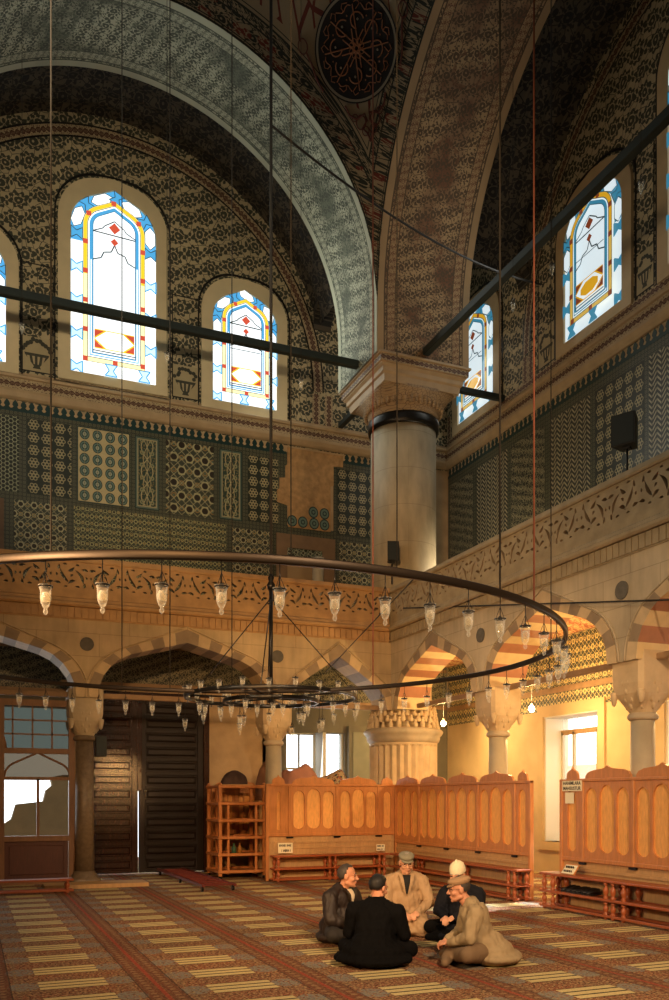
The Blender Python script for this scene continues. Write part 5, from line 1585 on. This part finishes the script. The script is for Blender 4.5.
# ------------------------------------------------------------------ people
def capsule(b, p0, p1, r0, r1, mt='skin', seg=14):
    P0, P1 = Vector(p0), Vector(p1)
    b.ell(p0, (r0,)*3, mt, nu=seg, nv=8); b.ell(p1, (r1,)*3, mt, nu=seg, nv=8)
    if (P1-P0).length > 1e-4: b.tube([tuple(P0), tuple(P0.lerp(P1, .5)), tuple(P1)], [r0, (r0+r1)/2, r1], mt, seg)
def remesh(b, name, voxel, parent, mt, smooth=2, folds=0.0, fscale=7.0, seed=0, zmin=.004):
    me = bpy.data.meshes.new('tmp'); me.from_pydata(b.v, [], b.fc)
    bm = bmesh.new(); bm.from_mesh(me); bmesh.ops.remove_doubles(bm, verts=bm.verts, dist=.00001); bmesh.ops.recalc_face_normals(bm, faces=bm.faces); bm.to_mesh(me); bm.free()
    o = bpy.data.objects.new('tmp', me); C.objects.link(o)
    m_ = o.modifiers.new('r', 'REMESH'); m_.mode = 'VOXEL'; m_.voxel_size = voxel; m_.use_smooth_shade = True
    if smooth: s_ = o.modifiers.new('s', 'SMOOTH'); s_.iterations = smooth; s_.factor = .6
    bpy.context.view_layer.update()
    dg = bpy.context.evaluated_depsgraph_get(); new = bpy.data.meshes.new_from_object(o.evaluated_get(dg))
    bpy.data.objects.remove(o)
    if folds:
        ns = [v.normal.copy() for v in new.vertices]
        for v, n_ in zip(new.vertices, ns):
            p = v.co; q = Vector((p.x*fscale + seed, p.y*fscale, p.z*fscale*.45))
            d = .55*noise.noise(q) + .55*(abs(noise.noise(q*1.9 + Vector((4,2,1))))**.8) - .25 + .22*noise.noise(q*4.5)
            v.co = p + n_*d*folds
    for v in new.vertices:
        if v.co.z < zmin: v.co.z = zmin
    new.materials.clear(); new.materials.append(MATS[mt])
    for p in new.polygons: p.use_smooth = True; p.material_index = 0
    new.name = name
    r = bpy.data.objects.new(name, new); C.objects.link(r)
    if parent is not None: r.parent = parent
    return r
def rotz(p, a): return (p[0]*cos(a)-p[1]*sin(a), p[0]*sin(a)+p[1]*cos(a), p[2])
def hand(b, wrist, direction, curl=.6, side=1, mt='skin', up=(0,0,1)):
    """palm with four bent fingers of unequal length and a thumb from the side of the palm"""
    d = Vector(direction).normalized(); u = Vector(up); x = d.cross(u).normalized()*side; n = x.cross(d).normalized()
    if n.z > 0: n = -n
    w = Vector(wrist)
    c = w + d*.045
    capsule(b, tuple(w), tuple(w + d*.03), .026, .028, mt, 10)
    for k in range(4):
        o = (k-1.5)*.019; base = w + d*.075 + x*o
        capsule(b, tuple(w + d*.02 + x*o*.7), tuple(base), .013, .0115, mt, 8)
        L = (.036, .042, .039, .030)[k]
        k1 = base + (d*cos(curl) + n*sin(curl))*L; k2 = k1 + (d*cos(curl*2) + n*sin(curl*2))*L*.75
        capsule(b, tuple(base), tuple(k1), .0105, .0095, mt, 8); capsule(b, tuple(k1), tuple(k2), .0095, .008, mt, 8)
    t0 = w + d*.025 - x*.024; t1 = t0 + (d*.7 - x*.6 + n*.2).normalized()*.035; t2 = t1 + (d*.95 - x*.05 + n*.3).normalized()*.028
    capsule(b, tuple(t0), tuple(t1), .013, .011, mt, 8); capsule(b, tuple(t1), tuple(t2), .011, .009, mt, 8)

def person(loc, rz, label, S=1.0, lean=.12, head_yaw=0.0, head_pitch=0.15, coat='coat_black', skin='skin', hair='hair_black', hair_style='full', cap=None, glasses=False,
           pose='cross', trousers='trousers_dark', shirt=None, open_front=False, collar=True, hands=((-.06,.27,.20), (.07,.28,.19)), skirt=(.0,-.05,.33,.30), belly=1.0, seed=0, moustache=False, shoulders=.19):
    def tp(x, y, z):        # lean the upper body about the hips
        h = z - .12
        if h > 0: y, z = y + sin(lean)*h, .12 + cos(lean)*h
        return (x, y, z)
    k = 1.0
    z_up = .10 if pose == 'kneel' else .0
    def T_(x, y, z): return tp(x, y, z + z_up)
    hp = (0, 0, .13 + z_up)
    neck0 = T_(0, .0, .56); headc = Vector(T_(0, .055, .725))
    sh = [T_(-shoulders, .0, .505), T_(shoulders, .0, .505)]
    hd = [Vector(h) for h in hands]
    el = []
    for s_, S0, h_ in ((-1, sh[0], hd[0]), (1, sh[1], hd[1])):
        m_ = (Vector(S0) + h_)/2; out = Vector((s_*.13, -.05, -.07)); el.append(tuple(m_ + out))
    bb = B()
    # one continuous body surface
    bb.ell(hp, (.165,.13,.13), skin); bb.ell(T_(0,0,.28), (.15,.11,.16), skin); bb.ell(T_(0,.0,.44), (.165,.105,.14), skin)
    capsule(bb, sh[0], sh[1], .06, .06, skin); capsule(bb, T_(0,-.01,.52), tuple(headc + Vector((0,-.02,-.06))), .062, .052, skin)
    for i in (0, 1):
        capsule(bb, sh[i], el[i], .05, .038, skin); wrist = hd[i]; capsule(bb, el[i], tuple(wrist), .038, .024, skin)
        o_ = hd[1-i]; dr = (Vector((o_.x, o_.y+.03, o_.z)) - hd[i]); dr = dr if dr.length > .02 else Vector((0,1,0))
        dr = dr.normalized()*.6 + Vector((0,.8,-.15)); hand(bb, tuple(wrist), tuple(dr), .7, 1 if i == 0 else -1, skin)
    if pose == 'cross':
        kn = [(-.31,.20,.13), (.31,.20,.13)]; an = [(.13,.33,.06), (-.13,.37,.06)]
    else:
        kn = [(-.16,.36,.10), (.16,.36,.10)]; an = [(-.10,-.16,.05), (.10,-.16,.05)]
    for i, sg in ((0,-1), (1,1)):
        capsule(bb, (sg*.09, .02, .13+z_up), kn[i], .085, .058, skin); capsule(bb, kn[i], an[i], .055, .038, skin)
        f_ = (an[i][0] + (.10 if an[i][0] > 0 else -.10), an[i][1] + .03, .04) if pose == 'cross' else (an[i][0], an[i][1]-.14, .035)
        capsule(bb, an[i], f_, .035, .028, skin)
    # head with features
    Rm = Matrix.Rotation(head_yaw, 3, 'Z') @ Matrix.Rotation(-head_pitch, 3, 'X')
    def h(x, y, z): v = headc + Rm @ Vector((x, y, z)); return tuple(v)
    bb.ell(h(0,-.012,.030), (.074,.092,.088), skin, Rm, 22, 16); bb.ell(h(0,.022,-.028), (.061,.068,.082), skin, Rm, 20, 14)
    bb.ell(h(0,.045,-.088), (.040,.042,.030), skin, Rm); bb.ell(h(0,.074,-.103), (.020,.018,.017), skin, Rm)
    capsule(bb, h(-.038,.076,.022), h(.038,.076,.022), .012, .012, skin, 10)
    capsule(bb, h(0,.088,.012), h(0,.112,-.030), .009, .014, skin, 10)
    for sg in (-1, 1):
        bb.ell(h(sg*.012,.098,-.034), (.010,.011,.009), skin, Rm, 8, 6)
        bb.ell(h(sg*.040,.062,-.030), (.024,.026,.024), skin, Rm); bb.ell(h(sg*.076,-.008,-.010), (.010,.022,.032), skin, Rm)
        capsule(bb, h(sg*.052,.0,-.07), h(sg*.025,.05,-.09), .022, .020, skin, 10)
    capsule(bb, h(-.018,.089,-.062), h(.018,.089,-.062), .008, .008, skin, 8); capsule(bb, h(-.014,.087,-.074), h(.014,.087,-.074), .008, .008, skin, 8)
    body = remesh(bb, 'person', .0065, None, skin, 1)
    # eyes, brows, mouth
    e = B()
    for sg in (-1, 1): e.ell(h(sg*.031,.079,.004), (.011,.008,.0065), 'eye', Rm, 10, 8)
    e.build('eyes', body)
    e = B(); e.tube([h(-.021,.0955,-.067), h(0,.100,-.067), h(.021,.0955,-.067)], .0035, 'lip', 6); e.build('lips', body)
    e = B()
    for sg in (-1, 1): e.tube([h(sg*.014,.089,.026), h(sg*.034,.086,.032), h(sg*.052,.074,.025)], .0048, hair, 6)
    e.build('eyebrows', body)
    if moustache: e = B(); e.tube([h(-.028,.092,-.058), h(0,.102,-.050), h(.028,.092,-.058)], .007, hair, 6); e.build('moustache', body)
    # hair
    hb = B(); N1, N2 = 30, 18; vs = []
    for i in range(N2+1):
        th = pi*i/N2
        for j in range(N1):
            ph = 2*pi*j/N1; d = Vector((sin(th)*cos(ph), sin(th)*sin(ph), cos(th)))
            front = d.y
            top_, back_ = {'full': (.50, -.80), 'receding': (.72, -.74), 'fringe': (.6, -.78)}[hair_style]
            edge = (d.z - top_) if front > .25 else (d.z - (back_ + (top_ - back_)*max(0, (front + .35)/.6)**1.6))
            f_ = max(0, min(1, edge*7 + .5)); t = (.010 if hair_style != 'fringe' else .003) + .006*noise.noise(d*9 + Vector((seed, 0, 0)))
            rr = Vector((.060, .074, .072)).lerp(Vector((.074, .092, .088)) + Vector((t,)*3), f_)
            vs.append(h(d.x*rr.x, -.012 + d.y*rr.y, .030 + d.z*rr.z))
    fs = [(i*N1+j, (i+1)*N1+j, (i+1)*N1+(j+1) % N1, i*N1+(j+1) % N1) for i in range(N2) for j in range(N1)]
    hb.add(vs, fs, hair, None, True)
    hb.build('hair', body)
    if cap == 'skull':
        e = B(); prof = [(.088,-.030), (.093,-.015), (.092,.010), (.088,.035), (.076,.062), (.052,.085), (.022,.100), (.012,.110), (.008,.118), (0,.120)]
        rings = []
        for r_, z_ in prof: rings.append([h(r_*cos(2*pi*j/28)*.92, -.014 + r_*sin(2*pi*j/28)*1.10, .045 + z_ + .25*r_*(-sin(2*pi*j/28))*.25) for j in range(28)])
        e.loft(rings, 'knit_cream', True, True); e.build('knitted_cap', body)
    elif cap:
        e = B(); prof = [(.083,-.006, 0), (.088,.006,.0), (.097,.022,.003), (.098,.034,.005), (.087,.048,.006), (.058,.060,.004), (.020,.066,.002), (.0,.066,.002)]
        rings = []
        for r_, z_, yo in prof: rings.append([h(r_*cos(2*pi*j/28)*.93, yo - .012 + r_*sin(2*pi*j/28)*1.14, .052 + z_ - .12*r_*sin(2*pi*j/28)) for j in range(28)])
        e.loft(rings, cap, True, True); e.build('flat_cap', body)
        e = B(); rings = []
        for z_ in (0, .008):
            rings.append([h(.068*cos(pi*j/12), .058 + .055*sin(pi*j/12)**.8, .043 - .020*sin(pi*j/12) + z_) for j in range(13)])
        e.loft(rings, cap, True, True); e.build('cap_peak', body)
    if glasses:
        e = B()
        for sg in (-1, 1):
            e.tube([h(sg*.033 + .021*cos(2*pi*i/14), .096, .002 + .016*sin(2*pi*i/14)) for i in range(14)], .0022, 'spectacles', 5, closed=True)
            e.tube([h(sg*.054,.094,.006), h(sg*.078,.04,.006), h(sg*.083,-.01,.002)], .0018, 'spectacles', 5)
        e.tube([h(-.012,.098,.005), h(.012,.098,.005)], .0022, 'spectacles', 5); e.build('glasses', body)
    # trousers
    tb = B()
    for i, sg in ((0,-1), (1,1)):
        capsule(tb, (sg*.09, .0, .13+z_up), kn[i], .105, .082); capsule(tb, kn[i], an[i], .078, .056)
        f_ = (an[i][0] + (.11 if an[i][0] > 0 else -.11), an[i][1] + .03, .045) if pose == 'cross' else (an[i][0], an[i][1]-.15, .04)
        capsule(tb, an[i], f_, .05, .040)
    tb.ell(hp, (.19,.16,.14), 'skin')
    remesh(tb, 'trousers', .012, body, trousers, 3, .010, 9, seed+3)
    # coat
    cb = B(); bl = belly
    cb.ell(T_(0,.0,.46), (.195,.135*bl,.145), 'skin'); cb.ell(T_(0,.01,.30), (.195,.15*bl,.19), 'skin'); cb.ell((0,-.01,.17+z_up), (.225,.19,.17), 'skin')
    cb.ell(T_(0,-.045,.42), (.17,.10,.17), 'skin')
    for i in (0, 1):
        inner = T_((-1 if i == 0 else 1)*.05, -.01, .585)
        capsule(cb, inner, sh[i], .055, .082); capsule(cb, sh[i], el[i], .084, .066)
        wv = hd[i] - Vector(el[i]); cuff = Vector(el[i]) + wv*.93; capsule(cb, el[i], tuple(cuff), .066, .050)
    sx, sy, srx, sry = skirt
    cb.ell((sx, sy, .07), (srx, sry, .085), 'skin', None, 24, 12); cb.ell((sx*.6, sy*.7, .14), (srx*.82, sry*.82, .11), 'skin', None, 24, 12)
    if pose == 'kneel':
        for sg in (-1, 1): capsule(cb, (sg*.10, .02, .20), (sg*.15, .34, .13), .13, .10); capsule(cb, (sg*.15,.34,.08), (sg*.16,.36,.05), .09, .06)
    ct = remesh(cb, 'coat', .011, body, coat, 5, .026, 9, seed)
    if collar:
        e = B(); rings = []
        for r_, z_ in ((.085,.545), (.088,.60), (.070,.645), (.074,.65), (.098,.60), (.125,.555)):
            rings.append([T_(r_*cos(a)*1.0, r_*sin(a)*.92 - .008, z_ - .05*max(0, sin(a))**2) for a in [pi/2 + .35 + (2*pi-.7)*j/24 for j in range(25)]])
        e.loft(rings, coat, False, True, closed=False); e.build('collar', ct)
    if shirt:
        e = B()
        fy = lambda z: .135*bl*sqrt(max(.05, 1 - ((z-.44)/.25)**2)) + .022
        pts = [(-.045,.60), (.045,.60), (.016,.36), (-.016,.36)]
        rows = []
        for t in range(8):
            z = .585 - t*.03; w_ = .050*(1 - t/8.5)
            rows.append([T_(w_*x, fy(z) + .004 - abs(x)*.006 - (.05 if t == 0 else .02 if t == 1 else 0), z) for x in (-1,-.5,0,.5,1)])
        e.loft(rows, shirt, False, True, closed=False); e.build('shirt_front', body)
        for sg in (-1, 1):      # lapels
            e = B(); rows = []
            for t in range(8):
                z = .60 - t*.035; w0_ = .048*(1 - t/8.5); w1_ = w0_ + .045*(1 - t/9)
                rows.append([T_(sg*(w0_ + (w1_-w0_)*x), fy(z) + .012 - (.05 if t == 0 else .02 if t == 1 else 0) - .05*(w0_+(w1_-w0_)*x), z) for x in (0, .5, 1)])
            e.loft(rows, coat, False, True, closed=False); e.build('lapel', ct)
    body.location = (loc[0], loc[1], .002); body.rotation_euler = (0, 0, rz); body.scale = (S, S, S)
    tag(body, label, 'person')
    return body
def face(fx, fy): return atan2(-fx, fy)
person((3.78, 8.98), face(.42,-.88), 'leftmost seated man in a dark brown jacket over a pale shirt, bareheaded, looking right', 1.03, .12, .62, .05, coat='jacket_brown', hair='hair_grey', hair_style='receding', shirt='shirt', trousers='trousers_dark', seed=1, skirt=(0,-.02,.26,.23))
person((3.56, 7.62), face(.62,.78), 'bareheaded black-haired man in a plain black coat sitting with his back to the viewer', 1.03, .30, -.45, .30, coat='coat_black', hair='hair_black', trousers='coat_black', seed=2, skirt=(0,.02,.37,.33), belly=1.15, shoulders=.205)
person((4.78, 9.32), face(-.36,-.93), 'seated man in a beige raincoat, grey flat cap and glasses, facing the viewer', 1.02, .10, .05, .22, coat='coat_beige', skin='skin_pale', hair='hair_white', hair_style='fringe', cap='cap_grey', glasses=True, pose='kneel', shirt='sweater_black', trousers='coat_beige', seed=3, skirt=(0,.1,.27,.32), moustache=False, hands=((-.10,.30,.27), (.05,.32,.26)))
person((5.18, 8.62), face(-.86,-.45), 'seated man in a black coat and cream knitted skullcap with folded hands', 1.04, .16, .1, .30, coat='coat_navy', skin='skin_pale', hair='hair_white', hair_style='fringe', cap='skull', trousers='coat_black', seed=4, skirt=(0,.1,.33,.30), hands=((-.05,.30,.27), (.05,.31,.26)))
person((4.60, 7.30), face(-.88,.36), 'seated man in an olive-tan coat, tan flat cap and glasses, in left profile', 1.03, .30, -.0, .12, coat='coat_olive', skin='skin', hair='hair_grey', hair_style='fringe', cap='cap_tan', glasses=True, trousers='trousers_brown', seed=5, skirt=(0,-.09,.30,.27), hands=((-.05,.33,.20), (.08,.33,.20)))

# ------------------------------------------------------------------ camera
cam = bpy.data.cameras.new('camera'); co = bpy.data.objects.new('camera', cam); C.objects.link(co)
co.location = (0, 0, 1.6); co.rotation_euler = (pi/2, 0, -atan2(.3835, .9235))
cam.sensor_fit = 'VERTICAL'; cam.sensor_height = 36; cam.sensor_width = 36; cam.lens = 878*36/1000; cam.shift_y = .298; cam.clip_end = 200
bpy.context.scene.camera = co

# ------------------------------------------------------------------ light
def look(o, tgt): o.rotation_euler = (Vector(tgt) - o.location).to_track_quat('-Z', 'Y').to_euler()
def spot(name, loc, tgt, e, c, size=60, blend=.8, soft=.3):
    l = bpy.data.lights.new(name, 'SPOT'); l.energy = e; l.color = c; l.spot_size = radians(size); l.spot_blend = blend; l.shadow_soft_size = soft
    o = bpy.data.objects.new(name, l); C.objects.link(o); o.location = loc; look(o, tgt); return o
def area(name, loc, tgt, e, c, sx, sy):
    l = bpy.data.lights.new(name, 'AREA'); l.energy = e; l.color = c; l.shape = 'RECTANGLE'; l.size = sx; l.size_y = sy
    o = bpy.data.objects.new(name, l); C.objects.link(o); o.location = loc; look(o, tgt); return o
def point(name, loc, e, c, r=.2):
    l = bpy.data.lights.new(name, 'POINT'); l.energy = e; l.color = c; l.shadow_soft_size = r
    o = bpy.data.objects.new(name, l); C.objects.link(o); o.location = loc; return o
WARM = (1, .56, .23); AMB = (1, .52, .20); COOL = (.80, .92, 1.0)
spot('fill_left_arcade', (-2.0, -1.5, 6.0), (6.4, 16.6, 3.4), 4200, WARM, 44, .9)  # unseen fill spot added behind the camera for the left arcade
spot('fill_screens', (-3.0, 3.0, 3.2), (7.2, 14.5, 1.0), 2100, AMB, 50, .9)  # added out of view to brighten the wooden screens
spot('fill_right_arcade', (-6.0, 6.0, 5.0), (8.2, 10.0, 3.8), 1300, (1, .78, .50), 60, .9)  # extra fill on the right arcade, no lamp stands here
spot('fill_floor', (3.0, -2.0, 7.0), (5.8, 8.0, 0), 5000, (1, .66, .38), 62, .9)  # added above and behind the camera to brighten the carpet
spot('fill_near_screen', (-1.5, 4.0, 3.4), (8.1, 9.5, 1.5), 800, (1, .66, .36), 44, .9)  # another unseen spot, added to warm the nearer side screen
spot('upper_left_fill', (-1.5, 0.0, 5.0), (3.2, 19.7, 11.3), 6200, (1, .80, .52), 34, 1.0)
spot('upper_right_fill', (-3.0, 9.0, 6.0), (11.3, 14.5, 10.6), 800, (1, .72, .42), 50, 1.0)
spot('pier_fill', (3.5, 9.5, 3.6), (8.9, 16.6, 11.2), 800, (1, .66, .34), 40, 1.0)  # spot added to lift the pier and soffit, not an actual fitting
spot('door_glint', (3.9, 11.2, 2.5), (2.72, 18.6, 1.7), 330, (1, .52, .18), 15, .7, .15)  # narrow spot added only to put highlights on the left door leaf
area('vault_fill', (1.0, 6.0, 15.5), (4, 13, 6), 70, (.95, .95, .9), 6, 6)  # soft unseen area light added below the vault
area('window_light_a', (2.9, 19.2, 12.8), (4.5, 13, 11), 55, (.90, .96, .86), 1.8, 4)
area('window_light_b', (5.9, 19.2, 12.0), (6.8, 14, 10), 60, (.90, .96, .86), 1.4, 2.4)
area('window_light_c', (10.9, 14.0, 12.2), (5, 13, 10), 45, (.95, .95, .85), 1.6, 2.6)
area('window_light_d', (10.9, 18.35, 12.2), (8, 17, 10), 30, (.95, .95, .85), 1.4, 2.4)
spot('doorway_daylight', (13.8, 11.2, 4.4), (6.95, 11.05, 0), 22000, (.90, .96, 1.0), 10, .5, .1)
area('gallery_daylight', (7.7, 19.4, 2.2), (6.8, 16.0, 1.6), 40, (1, .96, .88), 1.2, 1.8)
point('pier_spill', (9.75, 16.35, 6.2), 60, (1, .85, .6), .15)
w = bpy.data.worlds.new('world'); bpy.context.scene.world = w; w.use_nodes = True
w.node_tree.nodes['Background'].inputs[0].default_value = (.75, .85, 1, 1); w.node_tree.nodes['Background'].inputs[1].default_value = .3
sc = bpy.context.scene
sc.view_settings.view_transform = 'Standard'; sc.view_settings.look = 'None'; sc.view_settings.exposure = 0; sc.view_settings.gamma = 1
sc.cycles.use_denoising = True; sc.cycles.max_bounces = 6; sc.cycles.transparent_max_bounces = 16; sc.cycles.sample_clamp_indirect = 4; sc.cycles.caustics_reflective = False; sc.cycles.caustics_refractive = False
